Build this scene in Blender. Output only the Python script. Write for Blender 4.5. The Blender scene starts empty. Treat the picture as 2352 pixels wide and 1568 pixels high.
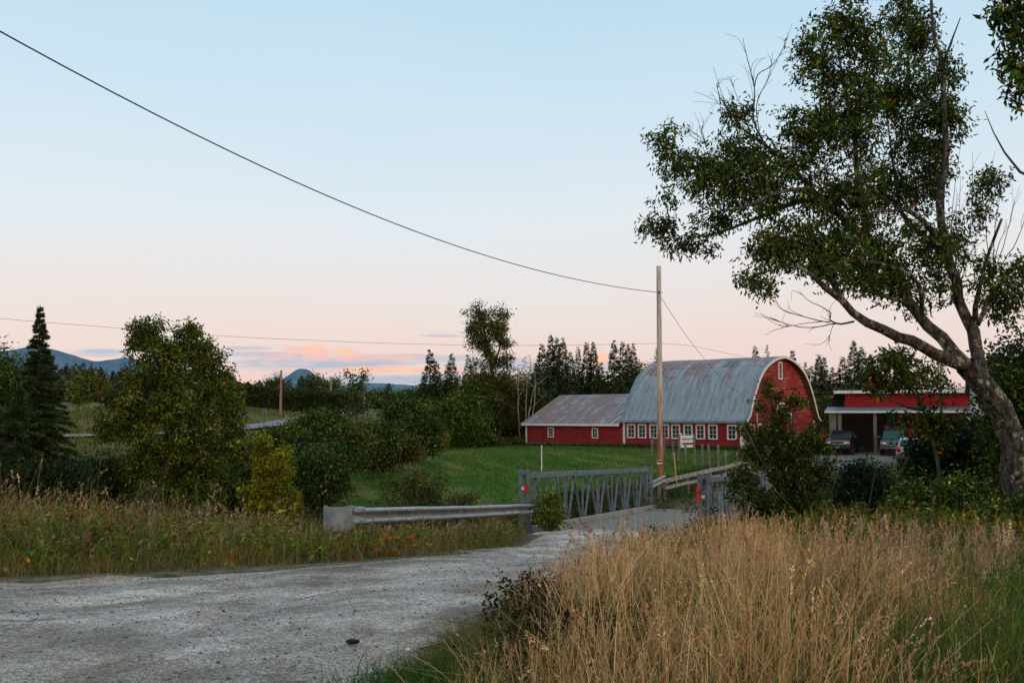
import bpy, math, random
import numpy as np
from mathutils import Vector, Matrix
R = math.radians
rng = np.random.default_rng(7)
random.seed(7)
SC = bpy.context.scene
COL = SC.collection
EYE = 1.65
FPX = 2352 * 35 / 36
PITCH = math.atan((955 - 784) / FPX)

# ------------------------------------------------------------------ camera
cam_d = bpy.data.cameras.new('camera'); cam_d.lens = 35; cam_d.sensor_width = 36
cam_d.clip_start = 0.05; cam_d.clip_end = 40000
cam = bpy.data.objects.new('camera', cam_d); COL.objects.link(cam)
cam.location = (0, 0, EYE); cam.rotation_euler = (math.pi / 2 + PITCH, 0, 0)
SC.camera = cam

def ray(px, py):
    u = (px - 1176) / FPX; v = (784 - py) / FPX
    return np.array([u, math.cos(PITCH) - v * math.sin(PITCH), math.sin(PITCH) + v * math.cos(PITCH)])
def P(px, py, d):
    """point of the place seen at a photo position, d metres ahead"""
    r = ray(px, py); p = r * (d / r[1]); p[2] += EYE; return p

# ------------------------------------------------------------------ noise
def _hash(ix, iy, s):
    h = (ix * 374761393 + iy * 668265263 + s * 1442695041) & 0xffffffff
    h = ((h ^ (h >> 13)) * 1274126177) & 0xffffffff
    return ((h ^ (h >> 16)) & 0xffff) / 65535.0
def vnoise(x, y, s=0):
    x = np.asarray(x, float); y = np.asarray(y, float)
    ix = np.floor(x).astype(np.int64); iy = np.floor(y).astype(np.int64)
    fx = x - ix; fy = y - iy; fx = fx * fx * (3 - 2 * fx); fy = fy * fy * (3 - 2 * fy)
    a = _hash(ix, iy, s); b = _hash(ix + 1, iy, s); c = _hash(ix, iy + 1, s); d = _hash(ix + 1, iy + 1, s)
    return (a * (1 - fx) + b * fx) * (1 - fy) + (c * (1 - fx) + d * fx) * fy
def fbm(x, y, s=0, o=4):
    t = 0; a = .5
    for k in range(o):
        t = t + a * vnoise(x * 2 ** k, y * 2 ** k, s + k); a *= .5
    return t / (1 - .5 ** o)

# ------------------------------------------------------------------ terrain (heights relative to the eye)
CP = [(-1,3,-1.62),(-8,3,-1.65),(6,3,-1.55),(-20,5,-1.7),(-12,9,-1.8),(-6,11.6,-1.9),(-1.3,16,-2.25),(.5,9,-1.82),
 (3,5.5,-1.62),(4,9,-1.88),(9,9,-1.95),(5,12,-2.25),(9,13,-2.4),(14,10,-2.0),(8.2,16,-2.75),(7,18,-3.1),(8,21,-3.8),(6,25,-4.2),(12,22,-3.9),(20,16,-2.6),
 (1.4,16,-2.3),(2,22,-2.85),(.6,25,-3.1),(4,25,-3.15),(.6,32,-3.78),(5.2,30,-3.62),(3,31.3,-3.7),(6.6,48.6,-4.42),(12,46.5,-4.38),(9.3,47.6,-4.4),
 (-6,15,-2.3),(-12,14,-2.3),(-20,15,-2.4),(-3.4,19.4,-2.6),(-3.5,25,-4.0),(-10,24,-3.5),(-20,26,-3.6),(-10,40,-4.9),(-25,40,-4.6),(-4,41,-5.6),
 (5.5,39,-6.6),(9,38,-6.6),(-2,43,-6.2),(13,35.5,-6.2),(-12,48,-5.6),(20,32,-5.6),(-25,52,-5.2),(30,30,-5.2),
 (-4,54,-4.5),(3,55,-4.3),(-5,70,-3.75),(-7,89,-3.3),(1.4,101,-2.95),(-13,79,-3.8),(19.7,85,-2.85),(10.5,93,-2.85),(10,75,-3.2),(15,72,-3.15),
 (7.75,52.5,-3.9),(12,60,-3.6),(14,52,-4.1),(18,58,-3.7),(24,72,-3.0),(26,78,-2.85),(36,78,-2.8),(30,92,-2.7),(40,60,-3.0),(34,62,-3.1),
 (28,48,-3.9),(36,44,-3.6),(60,60,-2.6),(60,30,-3.2),
 (-54,130,-2.73),(-45,190,-1.66),(-43,215,-1.0),(-40,270,0),(-52,215,.7),(-70,200,.8),(-90,150,-1.2),(-62,300,2.2),(-150,320,5),(-30,150,-3.0),(-30,100,-4.0),
 (-60,90,-4.0),(-45,60,-4.4),(-80,50,-4.0),(-20,300,1.0),(0,130,-2.4),(0,200,-1),(60,140,-1.2),(120,140,0),(100,300,2),(0,380,2),(-300,380,12),(300,380,6),
 (-60,20,-2.2),(-120,40,-3),(120,40,-2),(0,-20,-1.4),(-60,-20,-1.4),(60,-20,-1.4),(-300,100,0),(300,100,2)]
_cp = np.array(CP, float); _S = 40.0
def _U(r2): return np.where(r2 > 1e-12, .5 * r2 * np.log(np.maximum(r2, 1e-12)), 0)
def _fit():
    X = _cp[:, :2] / _S; n = len(X)
    K = _U(((X[:, None] - X[None]) ** 2).sum(-1)) + np.eye(n) * .002
    Pm = np.c_[np.ones(n), X]
    A = np.block([[K, Pm], [Pm.T, np.zeros((3, 3))]])
    return np.linalg.solve(A, np.r_[_cp[:, 2], 0, 0, 0])
_W = _fit()
def H(x, y):
    x = np.clip(np.atleast_1d(np.asarray(x, float)), -320, 320); y = np.clip(np.atleast_1d(np.asarray(y, float)), -25, 390)
    out = np.empty(x.shape); xf = x.ravel(); yf = y.ravel(); of = out.ravel()
    for i in range(0, xf.size, 20000):
        X = np.c_[xf[i:i+20000], yf[i:i+20000]] / _S
        r2 = ((X[:, None] - _cp[None, :, :2] / _S) ** 2).sum(-1)
        of[i:i+20000] = _U(r2) @ _W[:-3] + _W[-3] + X @ _W[-2:]
    return of.reshape(x.shape) + EYE
def H1(x, y): return float(H(x, y)[0])

def poly_sd(px, py, poly):
    """signed distance to polygon, positive inside"""
    px = np.asarray(px, float); py = np.asarray(py, float)
    d = np.full(px.shape, 1e9); ins = np.zeros(px.shape, bool); n = len(poly)
    for i in range(n):
        ax, ay = poly[i]; bx, by = poly[(i + 1) % n]; ex, ey = bx - ax, by - ay
        t = np.clip(((px - ax) * ex + (py - ay) * ey) / (ex * ex + ey * ey), 0, 1)
        d = np.minimum(d, np.hypot(px - ax - t * ex, py - ay - t * ey))
        c = ((ay > py) != (by > py)) & (px < (bx - ax) * (py - ay) / ((by - ay) if by != ay else 1e-9) + ax)
        ins ^= c
    return np.where(ins, d, -d)

# bridge frame
BR0 = np.array([.45, 33.0]); BD = np.array([.373, .9278]); BD /= np.hypot(*BD); BN = np.array([BD[1], -BD[0]])
BLEN = 16.2; BWID = 5.9
def BP(s, n): p = BR0 + BD * s + BN * n; return p
ROAD = [(-40,-12),(-22,-2),(-12,5.8),(-5.96,11.6),(-3.2,14.2),(-1.25,16.4),(.1,22),(.55,26),(1.0,32.4),(5.3,30.9),(4.4,26),(3.1,20.5),(1.7,15.5),(.3,11),(-.45,8.6),(-.85,6.6),(-.85,3),(.5,-12)]
_b1 = BP(BLEN - .3, 1.6); _b2 = BP(BLEN - .3, 5.2)
DRIVE = [tuple(_b1),(10.2,51.5),(13.6,57.5),(18.6,66),(22.5,74),(24,77.5),(28,79),(40,77),(38,69),(30,67.5),(24,66),(18.5,60),(14.5,52),tuple(_b2)]
FIELD = [(-17,80),(-13,62),(-9,50.5),(-3,49.5),(4,50),(7,53.5),(15,66),(20,73),(22,80),(18.5,83.5),(.8,100),(-6,103),(-14,95)]

# ------------------------------------------------------------------ object helpers
def mesh_np(name, V, faces, mat=None, col=None, uv=None, smooth=False, parent=None, fmat=None):
    """V (n,3); faces: list of int arrays (m,k); col (n,3) point colours; uv (n,2) per point"""
    V = np.asarray(V, np.float32)
    me = bpy.data.meshes.new(name)
    me.vertices.add(len(V)); me.vertices.foreach_set('co', V.ravel())
    fl = [np.asarray(f, np.int32) for f in faces if len(f)]
    loops = np.concatenate([f.ravel() for f in fl]); tot = np.concatenate([np.full(len(f), f.shape[1], np.int32) for f in fl])
    st = np.r_[0, np.cumsum(tot)[:-1]].astype(np.int32)
    me.loops.add(len(loops)); me.loops.foreach_set('vertex_index', loops)
    me.polygons.add(len(tot)); me.polygons.foreach_set('loop_start', st); me.polygons.foreach_set('loop_total', tot)
    if fmat is not None: me.polygons.foreach_set('material_index', np.asarray(fmat, np.int32))
    me.update(calc_edges=True)
    if smooth: me.polygons.foreach_set('use_smooth', np.ones(len(tot), bool))
    else: me.polygons.foreach_set('use_smooth', np.zeros(len(tot), bool))
    if col is not None:
        at = me.color_attributes.new('Col', 'FLOAT_COLOR', 'POINT')
        c = np.ones((len(V), 4), np.float32); c[:, :3] = col; at.data.foreach_set('color', c.ravel())
    if uv is not None:
        ul = me.uv_layers.new(name='UVMap'); ul.data.foreach_set('uv', np.asarray(uv, np.float32)[loops].ravel())
    for m in (mat if isinstance(mat, (list, tuple)) else [mat]):
        if m: me.materials.append(m)
    o = bpy.data.objects.new(name, me); COL.objects.link(o)
    if parent is not None: o.parent = parent
    return o
def tag(o, label=None, cat=None, group=None, kind=None):
    if label: o['label'] = label
    if cat: o['category'] = cat
    if group: o['group'] = group
    if kind: o['kind'] = kind
    return o
def thing(name, label, cat, loc=(0, 0, 0), rz=0, group=None):
    o = bpy.data.objects.new(name, None); COL.objects.link(o); o.empty_display_size = .2
    o.location = [float(v) for v in loc]; o.rotation_euler = (0, 0, rz)
    return tag(o, label, cat, group)
def dup(root, loc, rz, label, group=None):
    r = root.copy(); COL.objects.link(r); r.location = [float(v) for v in loc]; r.rotation_euler = (0, 0, rz)
    r['label'] = label
    if group: r['group'] = group
    for ch in list(root.children):
        c = ch.copy(); COL.objects.link(c); c.parent = r
        for g in list(ch.children):
            d = g.copy(); COL.objects.link(d); d.parent = c
    return r

class MB:
    def __init__(s): s.v = []; s.f = []; s.uv = []
    def add(s, pts, faces, uv=None):
        b = len(s.v); s.v += [tuple(map(float, p)) for p in pts]; s.f += [tuple(i + b for i in f) for f in faces]
        s.uv += uv if uv else [(0, 0)] * len(pts)
    def box(s, c, size, rz=0, ax=None):
        cx, cy, cz = c; a, b, h = size[0] / 2, size[1] / 2, size[2] / 2
        M = Matrix.Rotation(rz, 3, 'Z') if ax is None else ax
        pts = [Vector(c) + M @ Vector((x, y, z)) for z in (-h, h) for x, y in ((-a, -b), (a, -b), (a, b), (-a, b))]
        s.add(pts, [(3, 2, 1, 0), (4, 5, 6, 7), (0, 1, 5, 4), (1, 2, 6, 5), (2, 3, 7, 6), (3, 0, 4, 7)])
    def b6(s, x0, x1, y0, y1, z0, z1): s.box(((x0 + x1) / 2, (y0 + y1) / 2, (z0 + z1) / 2), (x1 - x0, y1 - y0, z1 - z0))
    def bar(s, p, q, w, h, up=(0, 0, 1)):
        p = Vector(p); q = Vector(q); d = (q - p); L = d.length; d.normalize()
        sd = d.cross(Vector(up))
        if sd.length < 1e-5: sd = d.cross(Vector((1, 0, 0)))
        sd.normalize(); u = sd.cross(d)
        M = Matrix((sd, d, u)).transposed()
        s.box((p + q) / 2, (w, L, h), ax=M)
    def tube(s, pts, r, n=8, cap=True):
        V, Fc = tube_np(np.array([tuple(p) for p in pts], float), np.full(len(pts), r) if np.isscalar(r) else np.asarray(r, float), n)
        s.add(V, [tuple(f) for f in Fc])
        if cap: s.f += [tuple(range(len(s.v) - len(V) + n - 1, len(s.v) - len(V) - 1, -1)), tuple(range(len(s.v) - n, len(s.v)))]
    def prism(s, prof, axis, a, b):
        """profile in the other two axes extruded from a to b along axis ('x','y')"""
        n = len(prof); mk = (lambda t, p: (t, p[0], p[1])) if axis == 'x' else ((lambda t, p: (p[0], t, p[1])) if axis == 'y' else (lambda t, p: (p[0], p[1], t)))
        pts = [mk(a, p) for p in prof] + [mk(b, p) for p in prof]
        s.add(pts, [tuple(range(n - 1, -1, -1)), tuple(range(n, 2 * n))] + [(i, (i + 1) % n, n + (i + 1) % n, n + i) for i in range(n)])
    def build(s, name, mat, parent=None, off=(0, 0, 0), bevel=0, smooth=False, usecol=None):
        me = bpy.data.meshes.new(name); o3 = Vector(off)
        me.from_pydata([tuple(Vector(v) - o3) for v in s.v], [], s.f); me.update()
        ul = me.uv_layers.new(name='UVMap')
        for l in me.loops: ul.data[l.index].uv = s.uv[l.vertex_index]
        import bmesh
        bm = bmesh.new(); bm.from_mesh(me); bmesh.ops.recalc_face_normals(bm, faces=bm.faces); bm.to_mesh(me); bm.free()
        for m in (mat if isinstance(mat, (list, tuple)) else [mat]): me.materials.append(m)
        for p in me.polygons: p.use_smooth = smooth
        o = bpy.data.objects.new(name, me); COL.objects.link(o)
        if parent is not None: o.parent = parent
        if bevel:
            m = o.modifiers.new('bevel', 'BEVEL'); m.width = bevel; m.segments = 2; m.limit_method = 'ANGLE'
        return o

def tube_np(pts, rad, n=6):
    k = len(pts); T = np.gradient(pts, axis=0); T /= np.maximum(np.linalg.norm(T, axis=1, keepdims=True), 1e-9)
    a = np.array([0, 0, 1.0]) if abs(T[0][2]) < .9 else np.array([1.0, 0, 0])
    N = np.empty_like(T); v = np.cross(T[0], a); v /= np.linalg.norm(v); N[0] = v
    for i in range(1, k):
        v = N[i-1] - T[i] * (N[i-1] @ T[i]); N[i] = v / max(np.linalg.norm(v), 1e-9)
    B = np.cross(T, N); ang = np.arange(n) * 2 * np.pi / n
    V = pts[:, None] + rad[:, None, None] * (np.cos(ang)[None, :, None] * N[:, None] + np.sin(ang)[None, :, None] * B[:, None])
    i = np.arange(k - 1)[:, None] * n; j = np.arange(n)[None]; j2 = (j + 1) % n
    Fc = np.stack([i + j, i + j2, i + n + j2, i + n + j], -1).reshape(-1, 4)
    return V.reshape(-1, 3), Fc
def tubes_mesh(name, branches, mat, parent, off, bark=0):
    Vs = []; Fs = []; b = 0
    for pts, rad in branches:
        rm = rad.max(); n = 10 if rm > .1 else (6 if rm > .03 else 4)
        V, Fc = tube_np(np.asarray(pts), np.asarray(rad), n)
        if bark and rm > .1:
            ctr = np.repeat(np.asarray(pts), n, 0); nz = fbm(V[:, 0] * 3 + V[:, 1] * 2.3, V[:, 2] * 3, 5, 3)[:, None] - .5
            V = ctr + (V - ctr) * (1 + nz * bark)
        Vs.append(V); Fs.append(Fc + b); b += len(V)
    return mesh_np(name, np.concatenate(Vs) - np.asarray(off), [np.concatenate(Fs)], mat, smooth=True, parent=parent)
def resample(pts, rad, seg, wob=0):
    pts = np.asarray(pts, float); L = np.r_[0, np.cumsum(np.linalg.norm(np.diff(pts, axis=0), axis=1))]
    n = max(3, int(L[-1] / seg) + 1); t = np.linspace(0, L[-1], n)
    # smooth catmull-like through cubic hermite
    out = np.empty((n, 3)); M = np.gradient(pts, L, axis=0)
    for a, tt in enumerate(t):
        i = min(np.searchsorted(L, tt, 'right') - 1, len(L) - 2); h = L[i+1] - L[i]; s = (tt - L[i]) / h
        out[a] = (2*s**3-3*s*s+1)*pts[i] + (s**3-2*s*s+s)*h*M[i] + (-2*s**3+3*s*s)*pts[i+1] + (s**3-s*s)*h*M[i+1]
    r = np.interp(t, L, rad) if np.ndim(rad) else np.full(n, rad)
    if wob: out[1:-1] += rng.normal(0, wob, (n - 2, 3)) * r[1:-1, None]
    return out, r

# ------------------------------------------------------------------ materials
def new_mat(name):
    m = bpy.data.materials.new(name); m.use_nodes = True; nt = m.node_tree; nt.nodes.clear()
    out = nt.nodes.new('ShaderNodeOutputMaterial'); return m, nt, out
def N(nt, t, **kw):
    n = nt.nodes.new(t)
    for k, v in kw.items():
        if k[0] == '_': setattr(n, k[1:], v)
        else: n.inputs[k.replace('__', ' ')].default_value = v
    return n
def Lk(nt, a, b): nt.links.new(a, b)
def mth(nt, op, a, b=None, c=None, clamp=False):
    n = nt.nodes.new('ShaderNodeMath'); n.operation = op; n.use_clamp = clamp
    for i, v in enumerate((a, b, c)):
        if v is None: continue
        if isinstance(v, (int, float)): n.inputs[i].default_value = v
        else: nt.links.new(v, n.inputs[i])
    return n.outputs[0]
def mixc(nt, f, a, b, mode='MIX'):
    n = nt.nodes.new('ShaderNodeMix'); n.data_type = 'RGBA'; n.blend_type = mode; n.clamp_factor = True
    for s, v in ((n.inputs[0], f), (n.inputs[6], a), (n.inputs[7], b)):
        if isinstance(v, (int, float)): s.default_value = v
        elif isinstance(v, tuple): s.default_value = (*v[:3], 1)
        else: nt.links.new(v, s)
    return n.outputs[2]
def ramp(nt, f, stops, interp='LINEAR'):
    n = nt.nodes.new('ShaderNodeValToRGB'); cr = n.color_ramp; cr.interpolation = interp
    while len(cr.elements) < len(stops): cr.elements.new(.5)
    for e, (p, c) in zip(cr.elements, stops): e.position = p; e.color = (*c, 1) if len(c) == 3 else c
    nt.links.new(f, n.inputs[0]); return n.outputs[0]
def noise(nt, scale, det=4, vec=None, stretch=None, coord='Object', rough=.55):
    tc = nt.nodes.new('ShaderNodeTexCoord'); v = vec or tc.outputs[coord]
    if stretch:
        mp = nt.nodes.new('ShaderNodeMapping'); mp.inputs['Scale'].default_value = stretch; nt.links.new(v, mp.inputs[0]); v = mp.outputs[0]
    n = nt.nodes.new('ShaderNodeTexNoise'); n.inputs['Scale'].default_value = scale; n.inputs['Detail'].default_value = det; n.inputs['Roughness'].default_value = rough
    nt.links.new(v, n.inputs['Vector']); return n.outputs[0]
def simple(name, c1, c2=None, scale=6, rough=.7, bump=0, metal=0, stretch=None, spec=.4, det=4, lo=.35, hi=.65, bscale=None):
    m, nt, out = new_mat(name); b = N(nt, 'ShaderNodeBsdfPrincipled'); b.inputs['Roughness'].default_value = rough; b.inputs['Metallic'].default_value = metal
    b.inputs['Specular IOR Level'].default_value = spec
    f = noise(nt, scale, det, stretch=stretch)
    Lk(nt, ramp(nt, f, [(lo, c1), (hi, c2 or tuple(min(1, v * 1.25) for v in c1))]), b.inputs['Base Color'])
    if bump:
        bm = N(nt, 'ShaderNodeBump'); bm.inputs['Strength'].default_value = bump; bm.inputs['Distance'].default_value = .02
        Lk(nt, noise(nt, bscale or scale * 3, 5, stretch=stretch), bm.inputs['Height']); Lk(nt, bm.outputs[0], b.inputs['Normal'])
    Lk(nt, b.outputs[0], out.inputs[0]); return m
def attr_mat(name, trans=.25, rough=.6, spec=.25):
    m, nt, out = new_mat(name); at = N(nt, 'ShaderNodeAttribute'); at.attribute_name = 'Col'
    b = N(nt, 'ShaderNodeBsdfPrincipled'); b.inputs['Roughness'].default_value = rough; b.inputs['Specular IOR Level'].default_value = spec
    Lk(nt, at.outputs['Color'], b.inputs['Base Color'])
    if trans:
        t = N(nt, 'ShaderNodeBsdfTranslucent'); Lk(nt, at.outputs['Color'], t.inputs[0]); mx = N(nt, 'ShaderNodeMixShader'); mx.inputs[0].default_value = trans
        Lk(nt, b.outputs[0], mx.inputs[1]); Lk(nt, t.outputs[0], mx.inputs[2]); Lk(nt, mx.outputs[0], out.inputs[0])
    else: Lk(nt, b.outputs[0], out.inputs[0])
    return m
M_leaf = attr_mat('leaf', .3, .65, .1)
M_needle = attr_mat('needle', .12, .75, .06)
M_grass = attr_mat('grass_blade', .3, .75, .08)
# ------------------------------------------------------------------ world, sun
W = bpy.data.worlds.new('World'); SC.world = W; W.use_nodes = True
nt = W.node_tree; nt.nodes.clear()
wout = nt.nodes.new('ShaderNodeOutputWorld')
sun_dir = Vector((.78, -.62, .13)).normalized()
sky = nt.nodes.new('ShaderNodeTexSky'); sky.sky_type = 'NISHITA'; sky.sun_disc = False
sky.sun_elevation = math.asin(sun_dir.z); sky.sun_rotation = math.atan2(sun_dir.x, sun_dir.y)
bg1 = nt.nodes.new('ShaderNodeBackground'); bg1.inputs[1].default_value = .01; Lk(nt, sky.outputs[0], bg1.inputs[0])
tc = nt.nodes.new('ShaderNodeTexCoord'); sep = nt.nodes.new('ShaderNodeSeparateXYZ'); Lk(nt, tc.outputs['Generated'], sep.inputs[0])
def srgb(r, g, b):
    f = lambda c: (c / 255 / 12.92) if c / 255 < .04045 else ((c / 255 + .055) / 1.055) ** 2.4
    return (f(r), f(g), f(b))
def elz(py): r = ray(1176, py); return r[2] / np.linalg.norm(r)
stops = [(0, (.05, .05, .04)), (.499, (.07, .07, .06))]
for py, c in ((955, (229,202,200)), (860, (231,206,202)), (790, (233,212,207)), (720, (231,218,214)), (640, (228,223,222)), (520, (221,228,234)), (350, (208,225,236)), (150, (196,221,236)), (0, (185,216,235))):
    stops.append((.5 + elz(py) / 2, srgb(*c)))
stops += [(.8, srgb(176,204,226)), (1, srgb(165,195,220))]
zz = mth(nt, 'MULTIPLY_ADD', sep.outputs[2], .5, .5)
zn = noise(nt, 3.0, 5, vec=tc.outputs['Generated'], stretch=(1, 1, 4), rough=.6); zz = mth(nt, 'ADD', zz, mth(nt, 'MULTIPLY', mth(nt, 'SUBTRACT', zn, .5), .035))
base = ramp(nt, zz, stops)
# dusk clouds low over the hills
az = mth(nt, 'ARCTAN2', sep.outputs[0], sep.outputs[1]); el = mth(nt, 'ARCSINE', sep.outputs[2])
cv = nt.nodes.new('ShaderNodeCombineXYZ'); Lk(nt, az, cv.inputs[0]); Lk(nt, mth(nt, 'MULTIPLY', el, 2.2), cv.inputs[1])
nA = noise(nt, 60, 8, vec=cv.outputs[0], rough=.68); nB = noise(nt, 60, 5, vec=cv.outputs[0], rough=.6)
cv2 = nt.nodes.new('ShaderNodeCombineXYZ'); Lk(nt, az, cv2.inputs[0]); Lk(nt, mth(nt, 'MULTIPLY', el, 6.0), cv2.inputs[1])
nC = noise(nt, 18, 6, vec=cv2.outputs[0], rough=.6)
def cloud(cur, px, py, rx, ry, colr, amt, nz, k, soft=.8):
    r = ray(px, py); ca = math.atan2(r[0], r[1]); ce = math.asin(r[2] / np.linalg.norm(r))
    u = mth(nt, 'MULTIPLY', mth(nt, 'SUBTRACT', az, ca), FPX / rx); v = mth(nt, 'MULTIPLY', mth(nt, 'SUBTRACT', el, ce), FPX / ry)
    q = mth(nt, 'ADD', mth(nt, 'MULTIPLY', u, u), mth(nt, 'MULTIPLY', v, v))
    w = mth(nt, 'SUBTRACT', 1.0, q); w = mth(nt, 'ADD', w, mth(nt, 'MULTIPLY', mth(nt, 'SUBTRACT', nz, .5), k))
    f = mth(nt, 'MULTIPLY', mth(nt, 'DIVIDE', w, soft, clamp=True), amt)
    return mixc(nt, f, cur, srgb(*colr))
BLU = (163,180,202); LAV = (185,184,204); PNK = (240,190,182); HOT = (255,196,165)
cl = base
for a in ((740,838,260,22,LAV,.55,nC,3.0),(980,822,190,11,BLU,.6,nC,3.0),(760,834,230,13,BLU,.75,nC,3.2),(570,799,70,7,LAV,.7,nC,2.4),(610,815,110,9,BLU,.7,nC,2.6),(1200,838,170,18,BLU,.7,nC,2.5),
          (560,866,70,14,PNK,.3,nC,2.5),(850,872,170,14,BLU,.75,nC,2.5),(1010,868,120,16,BLU,.6,nC,2.5),(660,862,60,10,BLU,.5,nC,2.5),
          (700,808,62,18,PNK,.8,nA,5.5),(785,812,60,13,PNK,.8,nA,5.5),(820,824,150,9,PNK,.6,nA,3.5),(718,797,26,11,HOT,.8,nA,6),(790,805,24,10,HOT,.8,nA,6),(640,818,60,10,PNK,.5,nA,4),(920,818,80,7,PNK,.6,nA,4),
          (860,849,130,9,PNK,.9,nA,3.2),(820,849,50,6,HOT,.9,nA,3),(920,847,50,6,HOT,1.,nA,3),(700,850,120,6,PNK,.6,nA,3.5),(1020,849,70,7,PNK,.7,nA,3),(560,873,30,5,HOT,.6,nA,3),
          (1015,771,60,4,LAV,.8,nC,1.4),(225,812,70,10,BLU,.5,nC,2.),(240,806,60,6,BLU,.6,nC,1.6),(1380,825,22,24,HOT,.9,nA,2.5),(1390,845,30,18,BLU,.5,nA,2.5),(1255,828,50,8,HOT,.6,nA,3)):
    cl = cloud(cl, *a)
# after-sunset glow in the west, behind the photographer
gl = mth(nt, 'MULTIPLY_ADD', sep.outputs[1], -1.0, mth(nt, 'MULTIPLY', sep.outputs[0], .35)); gl = mth(nt, 'DIVIDE', mth(nt, 'SUBTRACT', gl, .0), .9, clamp=True)
gl = mth(nt, 'MULTIPLY', gl, mth(nt, 'MULTIPLY', mth(nt, 'GREATER_THAN', sep.outputs[2], .0), mth(nt, 'SUBTRACT', 1.0, mth(nt, 'MULTIPLY', sep.outputs[2], .9), clamp=True)))
cl = mixc(nt, gl, cl, (1.55, 1.13, .82))
bg2 = nt.nodes.new('ShaderNodeBackground'); bg2.inputs[1].default_value = 1.03; Lk(nt, cl, bg2.inputs[0])
ad = nt.nodes.new('ShaderNodeAddShader'); Lk(nt, bg1.outputs[0], ad.inputs[0]); Lk(nt, bg2.outputs[0], ad.inputs[1]); Lk(nt, ad.outputs[0], wout.inputs[0])
sd = bpy.data.lights.new('sun', 'SUN'); sd.energy = .55; sd.angle = R(35); sd.color = (1, .74, .58)
so = bpy.data.objects.new('sun', sd); COL.objects.link(so); so.rotation_euler = sun_dir.to_track_quat('Z', 'Y').to_euler(); so.location = (20, -20, 30)
SC.view_settings.view_transform = 'Standard'; SC.view_settings.look = 'None'; SC.view_settings.exposure = 0
SC.render.engine = 'CYCLES'
cy = SC.cycles; cy.max_bounces = 4; cy.diffuse_bounces = 2; cy.glossy_bounces = 2; cy.transmission_bounces = 3; cy.transparent_max_bounces = 4
# ------------------------------------------------------------------ ground
def edge_noise(x, y): return (fbm(x * .9, y * .9, 11, 4) - .5) * 1.1 + (fbm(x * 4, y * 4, 12, 3) - .5) * .35
def road_sd(x, y): return poly_sd(x, y, ROAD) + edge_noise(x, y)
def drive_sd(x, y): return poly_sd(x, y, DRIVE) + edge_noise(x, y) * 1.3
def field_sd(x, y): return poly_sd(x, y, FIELD) + edge_noise(x * .5, y * .5) * 1.5
def relief(x, y): return (fbm(x * .35, y * .35, 3, 3) - .5) * .16 + (fbm(x * 2.2, y * 2.2, 4, 3) - .5) * .07
ys = [-14.0]
while ys[-1] < 7000:
    yy = ys[-1]; ys.append(yy + (.18 + .012 * max(0, yy + 2) if yy > 2 else .8))
ys = np.array(ys); ts = np.linspace(-1, 1, 261)
GY, GT = np.meshgrid(ys, ts, indexing='ij')
GX = GT * (16 + .95 * (GY + 14)) * (.35 + .65 * np.abs(GT))
GZ = H(GX, GY)
flat = np.clip((GY - 380) / 200, 0, 1); GZ = GZ * (1 - flat) + (EYE + 2) * flat
rs = np.maximum(road_sd(GX, GY), drive_sd(GX, GY)); fs = field_sd(GX, GY)
amp = np.clip((GY + 5) / 10, .5, 1)
GZ += relief(GX, GY) * np.clip(.4 - rs * .6, 0, 1) * np.where(fs > 0, .5, 1) - .16 * np.clip(rs * 2.5, 0, 1)
# under the bridge deck keep the soil below it
bs = (GX - BR0[0]) * BD[0] + (GY - BR0[1]) * BD[1]; bn = (GX - BR0[0]) * BN[0] + (GY - BR0[1]) * BN[1]
inb = (bs > .2) & (bs < BLEN - .2) & (bn > -1.2) & (bn < BWID + 1.2)
GZ = np.where(inb, np.minimum(GZ, EYE - 4.6 - np.minimum(bs, BLEN - bs) * .35), GZ)
nz = fbm(GX * .6, GY * .6, 21, 4); nz2 = fbm(GX * .12, GY * .12, 22, 3)
verge = np.array([.075, .058, .026]); green = np.array([.045, .075, .02]); fieldc = np.array([.062, .14, .02]); pale = np.array([.22, .22, .07]); dark = np.array([.02, .028, .014])
gc = verge + (green - verge) * np.clip(nz * 1.6 - .4, 0, 1)[..., None]
far = np.clip((GY - 95) / 30, 0, 1)[..., None]
gc = gc * (1 - far) + far * (np.array([.085, .115, .034]) + (np.array([.15, .14, .05]) - np.array([.085, .115, .034])) * nz2[..., None])
fm = np.clip(fs * .8, 0, 1)[..., None]
streak = fbm(GX * .9 + GY * .25, GY * .12, 23, 4)
fc = fieldc + (pale - fieldc) * (np.clip(streak * 2.6 - 1.35, 0, 1) * (.75 + .25 * nz))[..., None]
lip = np.clip(1.3 - np.abs(GY - 88 + .5 * GX) / 6, 0, 1) * np.clip(fs, 0, 1); fc = fc + (np.array([.14, .165, .045]) - fc) * (lip * .8)[..., None]
gc = gc * (1 - fm) + fc * fm
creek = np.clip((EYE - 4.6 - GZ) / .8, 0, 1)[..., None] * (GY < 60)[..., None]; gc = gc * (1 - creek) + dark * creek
soil = np.clip(1 - np.abs(rs + .3) / .7, 0, 1)[..., None]; gc = gc * (1 - soil * .75) + np.array([.2, .16, .115]) * soil * .75
m, nt, out = new_mat('ground_cover'); at = N(nt, 'ShaderNodeAttribute'); at.attribute_name = 'Col'
b = N(nt, 'ShaderNodeBsdfPrincipled'); b.inputs['Roughness'].default_value = .95; b.inputs['Specular IOR Level'].default_value = .1
n1 = noise(nt, 3.5, 6); n2 = noise(nt, 14, 5)
Lk(nt, mixc(nt, 1.0, mixc(nt, 1.0, at.outputs['Color'], ramp(nt, n1, [(.3, (.55, .55, .55)), (.7, (1.4, 1.4, 1.35))]), 'MULTIPLY'), ramp(nt, n2, [(.3, (.6, .6, .6)), (.7, (1.35, 1.35, 1.3))]), 'MULTIPLY'), b.inputs['Base Color'])
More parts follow.
